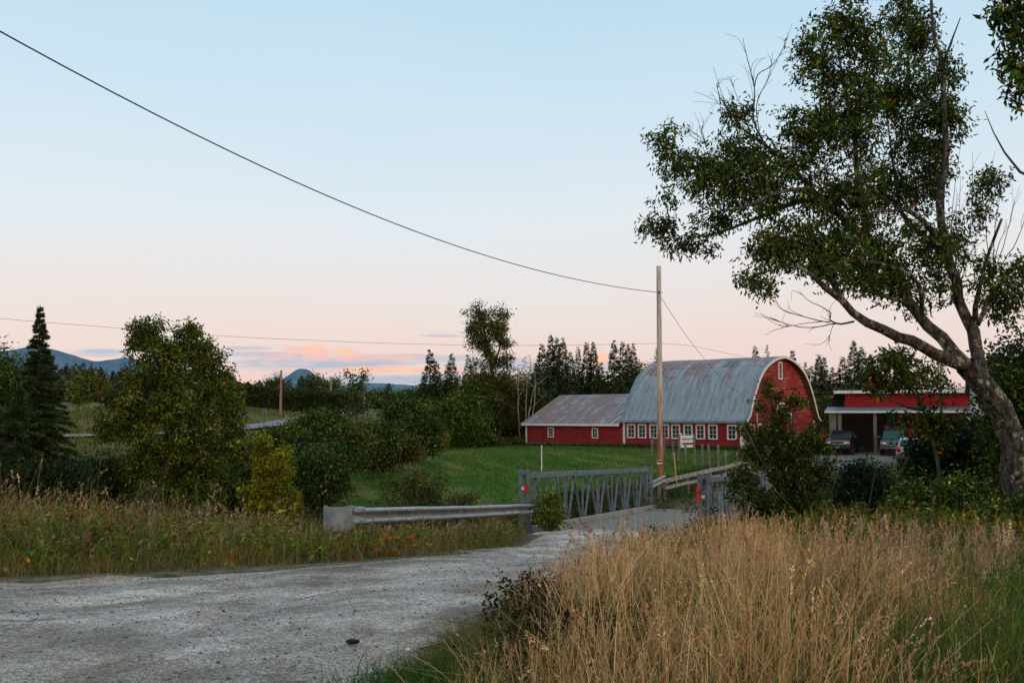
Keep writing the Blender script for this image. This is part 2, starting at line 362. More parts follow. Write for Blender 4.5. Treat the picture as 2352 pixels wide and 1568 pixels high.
bm = N(nt, 'ShaderNodeBump'); bm.inputs['Strength'].default_value = .8; bm.inputs['Distance'].default_value = .06; Lk(nt, n2, bm.inputs['Height']); Lk(nt, bm.outputs[0], b.inputs['Normal']); Lk(nt, b.outputs[0], out.inputs[0])
M_ground = m
ny, nx = GX.shape
idx = np.arange(ny * nx).reshape(ny, nx)
quad = np.stack([idx[:-1, :-1], idx[:-1, 1:], idx[1:, 1:], idx[1:, :-1]], -1).reshape(-1, 4)
o = mesh_np('ground', np.stack([GX, GY, GZ], -1).reshape(-1, 3), [quad], M_ground, col=gc.reshape(-1, 3), smooth=True)
tag(o, 'grassy ground falling from the roadside to the creek and rising to the farm', 'ground', kind='structure')

# gravel material
def gravel_mat(name, lo, hi, warm):
    m, nt, out = new_mat(name); b = N(nt, 'ShaderNodeBsdfPrincipled'); b.inputs['Roughness'].default_value = .9; b.inputs['Specular IOR Level'].default_value = .2
    tcr = N(nt, 'ShaderNodeTexCoord'); mpr = N(nt, 'ShaderNodeMapping'); mpr.inputs['Rotation'].default_value = (0, 0, R(-42)); Lk(nt, tcr.outputs['Object'], mpr.inputs[0]); rv = mpr.outputs[0]
    big = noise(nt, .8, 7, vec=rv, stretch=(.7, 1.2, 1), rough=.65); mid = noise(nt, 2.6, 7, vec=rv, stretch=(.65, 1.25, 1), rough=.7); fine = noise(nt, 30, 6, rough=.8); fin2 = noise(nt, 95, 3)
    c = ramp(nt, big, [(.36, lo), (.5, tuple((a + b_) / 2 for a, b_ in zip(lo, hi))), (.62, hi)])
    c = mixc(nt, mth(nt, 'MULTIPLY', ramp(nt, mid, [(.46, (0, 0, 0)), (.64, (1, 1, 1))]), .75), c, warm)
    c = mixc(nt, mth(nt, 'MULTIPLY', ramp(nt, noise(nt, 1.7, 8, vec=rv, stretch=(.6, 1.3, 1), rough=.72), [(.56, (0, 0, 0)), (.63, (1, 1, 1))]), .6), c, tuple(v * .35 for v in lo))
    c = mixc(nt, 1.0, c, ramp(nt, fine, [(.38, (.42, .42, .42)), (.5, (1, 1, 1)), (.62, (1.55, 1.55, 1.55))]), 'MULTIPLY')
    c = mixc(nt, 1.0, c, ramp(nt, fin2, [(.38, (.55, .55, .55)), (.62, (1.45, 1.45, 1.45))]), 'MULTIPLY')
    vc = N(nt, 'ShaderNodeAttribute'); vc.attribute_name = 'Col'; c = mixc(nt, 1.0, c, vc.outputs['Color'], 'MULTIPLY')
    Lk(nt, c, b.inputs['Base Color'])
    v = N(nt, 'ShaderNodeTexVoronoi'); v.inputs['Scale'].default_value = 45; tcx = N(nt, 'ShaderNodeTexCoord'); Lk(nt, tcx.outputs['Object'], v.inputs['Vector'])
    hh = mth(nt, 'ADD', mth(nt, 'MULTIPLY', v.outputs['Distance'], -.4), mth(nt, 'MULTIPLY', fine, 1.2))
    bm = N(nt, 'ShaderNodeBump'); bm.inputs['Strength'].default_value = .9; bm.inputs['Distance'].default_value = .025; Lk(nt, hh, bm.inputs['Height']); Lk(nt, bm.outputs[0], b.inputs['Normal'])
    Lk(nt, b.outputs[0], out.inputs[0]); return m
M_gravel = gravel_mat('gravel', (.25, .23, .2), (.66, .63, .58), (.32, .245, .165))
M_drive = gravel_mat('drive_gravel', (.12, .112, .10), (.25, .24, .22), (.17, .14, .10))
TRK = [[(3.4,33),(2.4,24),(.7,18.5),(-2.3,13.5),(-6.8,8.5),(-16,0)], [(2.6,25),(1.1,17),(-1.5,10.5),(-2.3,5),(-2.2,-6)]]
def line_d(x, y, pl):
    d = np.full(np.shape(x), 1e9)
    for (ax, ay), (bx, by) in zip(pl, pl[1:]):
        ex, ey = bx - ax, by - ay; t = np.clip(((x - ax) * ex + (y - ay) * ey) / (ex * ex + ey * ey), 0, 1); d = np.minimum(d, np.hypot(x - ax - t * ex, y - ay - t * ey))
    return d
def track(x, y):
    wob = (fbm(x * .5, y * .5, 36, 3) - .5) * .5; o = 0
    for pl in TRK: o = np.maximum(o, np.exp(-((np.abs(line_d(x, y, pl) + wob) - .85) / .24) ** 2))
    return o
def road_col(x, y):
    t = track(x, y); loose = np.exp(-((line_d(x, y, TRK[0]) + (fbm(x, y, 37, 3) - .5) * .8) / .35) ** 2); e = np.clip(road_sd(x, y) / .9, 0, 1)
    k = 1 + .22 * t * (fbm(x * 1.5, y * 1.5, 38, 3) + .3) - .22 * loose; base = k[..., None] * np.ones(3); return base * (.75 + .25 * e[..., None]) * np.where(e[..., None] < 1, np.array([1.0, .93, .82]) + (1 - np.array([1.0, .93, .82])) * e[..., None], 1)
def road_h(x, y):
    t = (x + y) * .7; rut = (fbm(t * .25, (y - x) * .9, 31, 4) - .5)
    return (fbm(x * .8, y * .8, 32, 4) - .5) * .09 + rut * .05 + (fbm(x * 5, y * 5, 33, 3) - .5) * .03 - .05 * track(x, y)
def sheet(name, sdf, x0, x1, y0, y1, step, mat, label, hfun=lambda x, y: 0, grade=0, cfun=lambda x, y: np.ones(x.shape + (3,))):
    yv = [y0]
    while yv[-1] < y1: yv.append(yv[-1] + step * (1 + grade * max(0, yv[-1] - 5)))
    yv = np.array(yv); xv = np.arange(x0, x1, step)
    Y, X = np.meshgrid(yv, xv, indexing='ij'); s = sdf(X, Y)
    Z = H(X, Y) + hfun(X, Y) + np.clip(s * .35, -.16, .02)
    keep = s > -.4
    ny, nx = X.shape; ix = np.arange(ny * nx).reshape(ny, nx)
    q = np.stack([ix[:-1, :-1], ix[:-1, 1:], ix[1:, 1:], ix[1:, :-1]], -1).reshape(-1, 4); kf = keep.ravel()[q].all(1); q = q[kf]
    u, inv = np.unique(q, return_inverse=True); V = np.stack([X, Y, Z], -1).reshape(-1, 3)[u]
    o = mesh_np(name, V, [inv.reshape(-1, 4)], mat, smooth=True, col=cfun(V[:, 0], V[:, 1])); tag(o, label, 'road', kind='structure'); return o
sheet('gravel_road', road_sd, -24, 6, -10, 33.2, .07, M_gravel, 'pale grey rutted gravel road curving from the left foreground to the bridge', road_h, .03, road_col)
sheet('farm_drive', drive_sd, 5, 41, 46, 80, .25, M_drive, 'gravel farm drive leading from the bridge to the open shed', lambda x, y: (fbm(x, y, 35, 3) - .5) * .06)
# paved far road: a ribbon on the valley floor
ctr = [(-110,95,-3.6),(-80,112,-3.2),(-54,130,-2.73),(-47,160,-2.2),(-44.5,190,-1.66),(-43,215,-1.0),(-43.5,240,-.4),(-46,270,.15),(-52,310,1.3)]
rp, _ = resample([(x, y, z) for x, y, z in ctr], 1.0, 4); T = np.gradient(rp[:, :2], axis=0); T /= np.linalg.norm(T, axis=1, keepdims=True); nn = np.c_[T[:, 1], -T[:, 0]]
V = []; 
for k in (-2.9, -1, 1, 2.9):
    q = rp[:, :2] + nn * k; V.append(np.c_[q, np.maximum(H(q[:, 0], q[:, 1]), H(rp[:, 0], rp[:, 1])) + .28])
V = np.stack(V, 1).reshape(-1, 3); n = len(rp); ii = np.arange(n - 1)[:, None] * 4 + np.arange(3)[None]
M_asph = simple('asphalt', (.17, .175, .185), (.23, .235, .245), 3, .85, .2)
tag(mesh_np('paved_road', V, [np.stack([ii, ii + 1, ii + 5, ii + 4], -1).reshape(-1, 4)], M_asph, smooth=True), 'grey paved road winding up the far side of the valley', 'road', kind='structure')
# creek water below the bridge
cw = np.array([(-30,55),(-12,48.5),(-2,43.5),(6,39.5),(12,36),(22,31.5),(40,26)], float); cz = EYE - 5.95
V = []; 
for a, bq in cw: V += [(a - .5, bq - 1.3, cz), (a + .5, bq + 1.3, cz)]
M_water = simple('creek_water', (.012, .018, .016), (.02, .026, .022), 2, .08, .15, spec=.5)
tag(mesh_np('creek_water', V, [[(2*i, 2*i+2, 2*i+3, 2*i+1) for i in range(len(cw) - 1)]], M_water), 'narrow dark creek running under the steel bridge', 'water', kind='structure')
# distant hills
M_hill = {}
def hill(name, ptsl, d, colr, label, depth=900, rough=8):
    pts = np.array([P(px, py, d) for px, py in ptsl]); xs = np.linspace(pts[0, 0], pts[-1, 0], 140)
    M_ = np.gradient(pts[:, 2], pts[:, 0]); top = np.interp(xs, pts[:, 0], pts[:, 2])
    k = np.array([.25, .5, .25])
    for _ in range(3): top = np.convolve(np.r_[top[0], top, top[-1]], k, 'valid')
    top = top + (fbm(xs * .02, xs * 0, 41, 4) - .5) * rough
    rows = []; zb = EYE - 20
    for r, s in ((-1, 0), (-.8, .15), (-.55, .45), (-.3, .75), (-.12, .94), (0, 1), (.25, .85), (.6, .45), (1, 0)):
        rows.append(np.c_[xs, np.full(140, d + r * depth) + (fbm(xs * .01, xs * 0 + r, 42, 3) - .5) * depth * .15, zb + (top - zb) * s])
    V = np.stack(rows).reshape(-1, 3); ix = np.arange(len(rows) * 140).reshape(len(rows), 140)
    q = np.stack([ix[:-1, :-1], ix[:-1, 1:], ix[1:, 1:], ix[1:, :-1]], -1).reshape(-1, 4)
    m = simple(name + '_wooded_haze', colr, tuple(v * 1.35 for v in colr), .02, 1, 0, spec=0)  # aerial haze is painted into the blue base colour
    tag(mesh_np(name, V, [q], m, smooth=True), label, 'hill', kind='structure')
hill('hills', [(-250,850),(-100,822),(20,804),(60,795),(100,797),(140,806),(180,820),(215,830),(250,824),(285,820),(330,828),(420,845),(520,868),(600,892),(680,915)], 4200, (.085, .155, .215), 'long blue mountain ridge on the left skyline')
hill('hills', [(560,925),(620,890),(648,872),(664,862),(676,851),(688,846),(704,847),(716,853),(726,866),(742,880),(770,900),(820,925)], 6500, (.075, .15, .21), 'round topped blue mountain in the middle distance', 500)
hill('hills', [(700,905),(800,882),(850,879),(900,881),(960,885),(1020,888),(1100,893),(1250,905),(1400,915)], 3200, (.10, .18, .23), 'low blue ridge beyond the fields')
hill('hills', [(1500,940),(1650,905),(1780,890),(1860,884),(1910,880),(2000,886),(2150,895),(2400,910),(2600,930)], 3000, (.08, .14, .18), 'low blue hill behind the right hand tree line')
# ------------------------------------------------------------------ foliage
def leaf_quads(pos, dirv, size, col, wid=.24, fold=.12):
    """one bent four-corner leaf per row"""
    n = len(pos); d = dirv / np.maximum(np.linalg.norm(dirv, axis=1, keepdims=True), 1e-9)
    a = rng.normal(size=(n, 3)); s = np.cross(d, a); s /= np.maximum(np.linalg.norm(s, axis=1, keepdims=True), 1e-9); nrm = np.cross(s, d)
    sz = size[:, None]
    v0 = pos; v2 = pos + d * sz - nrm * sz * fold; mid = pos + d * sz * .45 + nrm * sz * fold
    v1 = mid + s * sz * wid; v3 = mid - s * sz * wid
    V = np.stack([v0, v1, v2, v3], 1).reshape(-1, 3); f = np.arange(n * 4).reshape(-1, 4)
    return V, f, np.repeat(col, 4, 0)
def pick(pal, n, var=.3):
    w = np.array([p[0] for p in pal], float); w /= w.sum(); c = np.array([p[1] for p in pal])[rng.choice(len(pal), n, p=w)]
    return np.clip(c * np.exp(rng.normal(0, var, (n, 1))) * np.exp(rng.normal(0, .08, (n, 3))), 0, .9)
GD = (.024, .050, .013); GM = (.060, .098, .017); GB = (.125, .16, .023); GO = (.09, .105, .02); OR = (.42, .13, .012); YE = (.22, .17, .016); BR_ = (.075, .048, .02); RE = (.26, .022, .015); YG = (.13, .145, .014)
PAL = dict(dark=[(5, GD), (3, GM), (.4, GO)], mid=[(3, GD), (5, GM), (1.5, GB), (.5, GO)], cherry=[(1.2, GD), (5, GM), (5, GB), (.16, OR), (.25, YE)], front=[(4, GD), (5, GM), (2.2, GB), (.2, OR), (.2, YE)],
 bright=[(2, GM), (5, (.035, .085, .016)), (2, GB)], olive=[(3, GO), (3, GM), (2, GD), (1, BR_)], brown=[(3, GO), (3, BR_), (2, GD)], yellow=[(5, (.17, .18, .014)), (2, (.11, .135, .014)), (1.5, (.24, .2, .014))],
 red=[(5, GD), (5, GM), (2.0, GB), (.35, RE), (.8, BR_), (.35, (.14, .03, .015))], rust=[(3, (.16, .09, .025)), (2, GO), (2, BR_)], far=[(3, (.046, .082, .036)), (4, (.068, .105, .038)), (1.4, (.11, .115, .036))], spruce=[(4, (.025, .05, .021)), (3, (.042, .072, .025)), (1.4, (.07, .085, .026))],
 sprucefar=[(4, (.026, .05, .03)), (3, (.04, .064, .034))], thuja=[(4, (.026, .044, .016)), (3, (.045, .064, .02))])  # far and sprucefar: distance haze painted in as paler, bluer greens
M_bark = simple('bark', (.035, .03, .026), (.09, .082, .07), 9, .95, .8, stretch=(1, 1, .35), bscale=16)
M_barkpale = simple('pale_bark', (.16, .14, .12), (.34, .3, .26), 6, .9, .3, stretch=(1, 1, .3))
def lichen_bark():
    m, nt, out = new_mat('lichen_bark'); b = N(nt, 'ShaderNodeBsdfPrincipled'); b.inputs['Roughness'].default_value = .95; b.inputs['Specular IOR Level'].default_value = .1
    c = ramp(nt, noise(nt, 14, 6, stretch=(1, 1, .4)), [(.35, (.024, .021, .019)), (.55, (.088, .078, .068)), (.7, (.145, .128, .11))])
    c = mixc(nt, ramp(nt, noise(nt, 5, 5), [(.58, (0, 0, 0)), (.63, (1, 1, 1))]), c, (.27, .27, .17)); c = mixc(nt, ramp(nt, noise(nt, 9, 5), [(.62, (0, 0, 0)), (.65, (1, 1, 1))]), c, (.33, .34, .29)); Lk(nt, c, b.inputs['Base Color'])
    v = N(nt, 'ShaderNodeTexVoronoi'); v.inputs['Scale'].default_value = 22; tcx = N(nt, 'ShaderNodeTexCoord'); mp = N(nt, 'ShaderNodeMapping'); mp.inputs['Scale'].default_value = (1, 1, .45); Lk(nt, tcx.outputs['Object'], mp.inputs[0]); Lk(nt, mp.outputs[0], v.inputs['Vector'])
    bm = N(nt, 'ShaderNodeBump'); bm.inputs['Strength'].default_value = 1; bm.inputs['Distance'].default_value = .04; Lk(nt, mth(nt, 'ADD', v.outputs['Distance'], noise(nt, 30, 4)), bm.inputs['Height']); Lk(nt, bm.outputs[0], b.inputs['Normal']); Lk(nt, b.outputs[0], out.inputs[0]); return m
M_lichen = lichen_bark()

def grow(limbs, targets, seg, rfac=.011, rmin=.004, lift=.25):
    """limbs: list of (pts, radii); joins every target to its nearest wood with a curved, tapering branch"""
    br = list(limbs); pos = np.concatenate([p for p, r in limbs]); rad = np.concatenate([r for p, r in limbs])
    tan = np.concatenate([np.gradient(p, axis=0) for p, r in limbs]); tan /= np.maximum(np.linalg.norm(tan, axis=1, keepdims=True), 1e-9)
    d0 = np.array([np.min(((pos - t) ** 2).sum(1)) for t in targets]); order = np.argsort(d0)
    P_ = [pos]; R_ = [rad]; T_ = [tan]
    tips = []
    for k in order:
        t = targets[k]; dv = t - pos; L2 = np.sqrt((dv ** 2).sum(1)); al = (dv * tan).sum(1) / np.maximum(L2, 1e-6)
        j = np.argmin(L2 * (1.35 - .35 * al) + np.where(rad < rmin * 1.3, .25 * seg, 0)); L = L2[j]
        if L < seg * .4: tips.append((t, tan[j])); continue
        p0 = pos[j]; c = p0 + tan[j] * L * .35 + np.array([0, 0, lift * L * .3]) + rng.normal(0, .06 * L, 3)
        n = max(3, min(9, int(L / seg) + 2)); s = np.linspace(0, 1, n)[:, None]
        pts = (1 - s) ** 2 * p0 + 2 * s * (1 - s) * c + s * s * t; pts[1:-1] += rng.normal(0, .02 * L, (n - 2, 3))
        r0 = max(rmin, min(rad[j] * .7, rfac * L + rmin)); rr = np.linspace(r0, rmin * .7, n)
        br.append((pts, rr)); tg = np.gradient(pts, axis=0); tg /= np.maximum(np.linalg.norm(tg, axis=1, keepdims=True), 1e-9)
        pos = np.concatenate([pos, pts[1:]]); rad = np.concatenate([rad, rr[1:]]); tan = np.concatenate([tan, tg[1:]]); tips.append((t, tg[-1]))
    return br, tips
GAPK = 2.0
def blob_points(blobs, d, n, shell=.35, gap=.0):
    """blobs in photo positions: (px,py,rx,ry[,depth offset][,weight]) -> n points in their volumes"""
    w = np.array([b[2] * b[3] * (b[5] if len(b) > 5 else 1) for b in blobs], float); w /= w.sum(); out = []
    cnt = rng.multinomial(n, w)
    for b, k0 in zip(blobs, cnt):
        if k0 == 0: continue
        k = int(k0 * GAPK) + 1
        dd = d + (b[4] if len(b) > 4 else 0); c = P(b[0], b[1], dd); rx = b[2] / FPX * dd; rz = b[3] / FPX * dd; ry = (rx + rz) / 2 * .85
        v = rng.normal(size=(k, 3)); v /= np.linalg.norm(v, axis=1, keepdims=True); r = rng.random(k) ** shell
        q = c + v * r[:, None] * np.array([rx, ry, rz]); sc = 1 / (.38 * (rx + rz) / 2 + 1e-6)
        g = fbm(q[:, 0] * sc + q[:, 2] * .6 * sc, q[:, 2] * sc - q[:, 1] * .8 * sc, 81, 2); out.append(q[np.argsort(-g)[:k0]] if gap >= 0 else q[:k0])
    return np.concatenate(out)
def clump_leaves(tips, per, cr, size, pal, droop=.5, var=.35, cv=.25):
    t = np.array([a for a, b in tips]); g = np.array([b for a, b in tips]); k = len(t)
    gg = np.repeat(g, per, 0); n = k * per
    c = np.repeat(t, per, 0) - gg * (cr * 1.9 * (rng.random((n, 1)) - .3)) + rng.normal(0, cr * .62, (n, 3)) * np.array([1, 1, .8])
    d = rng.normal(size=(n, 3)) * .9 + np.repeat(g, per, 0) * .5; d[:, 2] -= droop
    acc = [p for p in pal if p[1][0] > p[1][1] * 1.2 and p[1][0] > .13]; bas = [p for p in pal if p not in acc] or pal
    col = pick(bas, n, var) * np.repeat(np.exp(rng.normal(0, cv, (k, 1))), per, 0)
    if acc:
        pa = sum(p[0] for p in acc) / sum(p[0] for p in pal); pc = pa * np.where(rng.random(k) < .2, 4.2, .2); s_ = rng.random(n) < np.repeat(pc, per); col[s_] = pick(acc, int(s_.sum()), .25)
    sz = size * np.exp(rng.normal(0, .16, n))
    return c, d, sz, col
def tree(name, label, cat, d, limbs_px, blobs, nclump, per, cr, size, pal, group=None, seg=.5, base=None, bark=None, shell=.35, droop=.5, extra=None, rfac=.011, rmin=.004, wid=.22, knob=0, ground=True, lift=.25, cv=.42):
    """limbs_px: list of ([(px,py,doff)...], r0, r1) in metres"""
    limbs = []
    for i, (pp, r0, r1) in enumerate(limbs_px):
        pts = [P(a[0], a[1], d + (a[2] if len(a) > 2 else 0)) for a in pp]
        if i == 0 and ground:
            z = H1(pts[0][0], pts[0][1]) - .15; pts[0][2] = z
        limbs.append(resample(pts, np.linspace(r0, r1, len(pts)), seg, .12))
    loc = limbs[0][0][0].copy(); loc[2] += .15
    t = thing(name, label, cat, loc, 0, group)
    tg = blob_points(blobs, d, nclump, shell)
    br, tips = grow(limbs, tg, seg, rfac, rmin, lift)
    if extra: br += extra
    tubes_mesh('trunk', br, bark or M_bark, t, loc, knob)
    c, dv, sz, col = clump_leaves(tips, per, cr, size, PAL[pal] if isinstance(pal, str) else pal, droop, cv=cv)
    V, f, cc = leaf_quads(c, dv, sz, col, wid)
    mesh_np('crown', V - loc, [f], M_leaf, col=cc, parent=t)
    return t
def bush(name, label, cat, d, px, top, bot, rx, nclump, per, cr, size, pal, group=None, lobes=6, stems=5, shell=.4, droop=.2, cv=.5, taper=.55):
    """a rounded leafy tree or shrub standing on the ground at px; lobes give it an uneven outline"""
    top = top + 1.3 * cr / d * FPX; per = int(per * 1.5); size = size * .72; bl = []; h = bot - top
    for i in range(lobes):
        f = i / max(1, lobes - 1); yy = top + h * (.2 + .68 * f); w = rx * (taper + (1 - taper) * math.sin(min(1, .25 + f) * math.pi * .62))
        k = 2 if i else 1
        for q in range(k):
            rr = w * (.62 if k == 2 else .6); bl.append((px + rng.uniform(-.18, .18) * rx + (q - .5) * 2 * w * .42 * (k > 1), yy + rng.uniform(-.06, .06) * h, rr * rng.uniform(.8, 1.15), h * .2 * rng.uniform(.85, 1.25), rng.uniform(-.3, .3) * rx / FPX * d))
    for i in range(9):   # sprays that break the outline
        a_ = rng.uniform(-.1, math.pi + .1); q_ = rng.uniform(.82, 1.05); bl.append((px + math.cos(a_) * rx * .95 * q_, top + h * .5 - math.sin(a_) * h * .43 * q_, rx * rng.uniform(.12, .26), h * rng.uniform(.05, .11), rng.uniform(-.2, .2) * rx / FPX * d, .8))
    limbs = [([(px + rx * .12 * s, bot, 0), (px + rx * .25 * s + rng.uniform(-.1, .1) * rx, bot - h * .35, rng.uniform(-.3, .3)), (px + rx * .4 * s + rng.uniform(-.15, .15) * rx, bot - h * rng.uniform(.65, .85), rng.uniform(-.5, .5))], .012 * h / FPX * d + .015, .006) for s in np.linspace(-1, 1, stems)]
    # every stem starts on the soil
    out = []
    for pp, a, b_ in limbs:
        q = P(pp[0][0], pp[0][1], d); out.append((pp, a, b_))
    return tree(name, label, cat, d, out, bl, nclump, per, cr, size, pal, group, seg=max(.3, h / FPX * d / 12), shell=shell, droop=droop, rmin=.003 * max(1, d / 30), cv=cv)
def spruce(name, label, px, top, d, rad, n, pal='spruce', group=None, lean=0, bare=.04, size=.3, bot=None, power=.8, dens=1.0, wid=.2, cat='spruce'):
    tp = P(px, top, d); x, y = tp[0], tp[1]; z0 = H1(x, y) if bot is None else P(px, bot, d)[2]
    loc = np.array([x, y, z0]); h = tp[2] - z0
    t = thing(name, label, cat, loc, 0, group)
    br = [(np.array([[0, 0, -.2], [lean * h * .3, 0, h * .5], [lean * h, 0, h]]), np.array([.016 * h, .009 * h, .012]))]
    lev = int(h / (rad * .17) * dens); asym = rng.uniform(-.15, .15); n2 = int(n)
    lv = np.floor((1 - (rng.random(n2)) ** .62) * lev); na = 7; ai = rng.integers(0, na, n2); jit = _hash(lv.astype(np.int64), ai, int(px) % 97); jit2 = _hash(lv.astype(np.int64) + 57, ai, int(px) % 89)
    f = bare + (1 - bare) * np.clip((lv + 1.1 * jit2) / lev, 0, .995); a = ai * 2 * np.pi / na + lv * 1.3 + (jit - .5) * .8
    env = rad * ((1 - f) ** power) * np.where(f > .12, 1, .8 + f * 1.6) * (1 + asym * np.cos(a)) + .012 * rad; L = env * (.72 + .45 * jit)
    s_ = rng.random(n2) ** .62; dz = -.28 + .6 * f; dv = np.stack([np.cos(a), np.sin(a), dz], 1); side = np.stack([-np.sin(a), np.cos(a), 0 * a], 1)
    pos = np.stack([lean * h * f, 0 * f, h * f], 1) + dv * (L * s_)[:, None]; pos[:, 2] += -.2 * L * s_ ** 2 + rng.normal(0, .25, n2) * size * .6
    pos += side * (rng.normal(0, .2, n2) * L * (1.15 - s_))[:, None]
    dr = dv * .8 + side * rng.normal(0, .75, (n2, 1)) + rng.normal(0, .25, (n2, 3)); dr[:, 2] -= .1; sz = size * rng.uniform(.6, 1.2, n2) * (.6 + .4 * (1 - f))
    for i in range(0, lev, 1 if size < .25 else 3):
        for q in range(4):
            fb = bare + (1 - bare) * i / lev; aa = rng.random() * 6.28; L1 = rad * (1 - fb) ** power * .8; p0 = np.array([lean * h * fb, 0, h * fb]); d1 = np.array([math.cos(aa), math.sin(aa), -.28 + .6 * fb])
            br.append((np.array([p0, p0 + d1 * L1 * .5 + [0, 0, -.05 * L1], p0 + d1 * L1 + [0, 0, -.2 * L1]]), np.array([.004 * h * (1 - fb) + .006, .003 * h * (1 - fb) + .005, .004])))
    # leader
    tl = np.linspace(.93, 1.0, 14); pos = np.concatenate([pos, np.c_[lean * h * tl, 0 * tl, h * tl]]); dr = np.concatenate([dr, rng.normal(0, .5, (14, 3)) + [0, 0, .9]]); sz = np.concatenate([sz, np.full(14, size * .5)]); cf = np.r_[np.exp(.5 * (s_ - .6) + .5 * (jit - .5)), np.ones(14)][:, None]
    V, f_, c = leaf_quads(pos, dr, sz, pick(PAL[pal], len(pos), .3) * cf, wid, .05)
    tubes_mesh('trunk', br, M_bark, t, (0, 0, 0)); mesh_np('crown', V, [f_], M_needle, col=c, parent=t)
    return t
# ------------------------------------------------------------------ materials for built things
M_white = simple('white_paint', (.55, .55, .53), (.74, .74, .72), 5, .6, .15)
M_glass = simple('window_glass', (.012, .016, .018), (.03, .036, .04), 1.5, .12, 0, spec=.5)
M_conc = simple('concrete', (.2, .19, .175), (.33, .32, .3), 3, .9, .4)
M_steel = simple('galvanised_steel', (.07, .098, .117), (.14, .178, .2), 5, .55, .3, spec=.4)
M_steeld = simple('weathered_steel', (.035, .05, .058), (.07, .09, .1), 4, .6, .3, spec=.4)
M_rail = simple('guardrail_steel', (.22, .25, .265), (.36, .39, .41), 4, .42, .12, metal=.3, stretch=(1, 1, 3))
M_wood = simple('weathered_wood', (.075, .066, .055), (.2, .185, .165), 7, .9, .6, stretch=(2, 2, .35))
M_wood2 = simple('grey_rail_wood', (.13, .125, .115), (.36, .35, .33), 9, .9, .6)
M_plank = simple('shade_brown_planks', (.016, .013, .011), (.034, .028, .022), 5, .95, .4, stretch=(4, 4, .4))  # brown darkened well down: the shade inside the shed is put into the colour
M_black = simple('black_paint', (.006, .008, .011), (.01, .012, .016), 3, .25, 0, spec=.5)
M_red = simple('red_reflector', (.55, .012, .015), (.62, .02, .02), 3, .35)
M_rubber = simple('tyre_rubber', (.012, .012, .012), (.02, .02, .02), 8, .85)
M_dark = simple('dark_void', (.006, .006, .006), (.01, .01, .009), 3, .9)
M_cable = simple('cable_sheath', (.012, .014, .022), (.02, .022, .03), 3, .6)
def board_mat(name, c1, c2, worn, wornamt, pitch=.13, tint=(.5, .5, .5)):
    m, nt, out = new_mat(name); b = N(nt, 'ShaderNodeBsdfPrincipled'); b.inputs['Roughness'].default_value = .75; b.inputs['Specular IOR Level'].default_value = .25
    tcx = N(nt, 'ShaderNodeTexCoord'); sx = N(nt, 'ShaderNodeSeparateXYZ'); Lk(nt, tcx.outputs['Object'], sx.inputs[0])
    rowf = mth(nt, 'DIVIDE', sx.outputs[2], pitch); row = mth(nt, 'FLOOR', rowf); fr = mth(nt, 'FRACT', rowf)
    cb = N(nt, 'ShaderNodeCombineXYZ'); Lk(nt, mth(nt, 'ADD', sx.outputs[0], sx.outputs[1]), cb.inputs[0]); Lk(nt, mth(nt, 'MULTIPLY', row, 7.3), cb.inputs[1])
    f1 = noise(nt, .55, 4, vec=cb.outputs[0]); f2 = noise(nt, 1.3, 5)
    c = ramp(nt, f2, [(.3, c1), (.7, c2)])
    c = mixc(nt, mth(nt, 'MULTIPLY', ramp(nt, f1, [(.5, (0, 0, 0)), (.72, (1, 1, 1))]), wornamt), c, worn)
    c = mixc(nt, ramp(nt, sx.outputs[2], [(.0, (.45, .45, .45)), (.35, (.12, .12, .12)), (.7, (0, 0, 0))]), c, (.22, .12, .1))
    c = mixc(nt, ramp(nt, fr, [(.0, (1, 1, 1)), (.14, (0, 0, 0))]), c, tuple(v * .3 for v in c1)); Lk(nt, c, b.inputs['Base Color'])
    bm = N(nt, 'ShaderNodeBump'); bm.inputs['Strength'].default_value = .6; bm.inputs['Distance'].default_value = .03; Lk(nt, fr, bm.inputs['Height']); Lk(nt, bm.outputs[0], b.inputs['Normal']); Lk(nt, b.outputs[0], out.inputs[0]); return m
M_barn = board_mat('red_siding', (.2, .011, .015), (.3, .022, .024), (.27, .07, .06), .45)
M_gable = board_mat('worn_red_siding', (.22, .016, .016), (.31, .028, .022), (.42, .17, .14), .8)
M_shedred = board_mat('shed_red_siding', (.24, .008, .014), (.34, .014, .02), (.3, .03, .03), .2, .2)
M_hwhite = board_mat('white_siding', (.5, .52, .54), (.66, .67, .68), (.45, .46, .47), .3, .12)
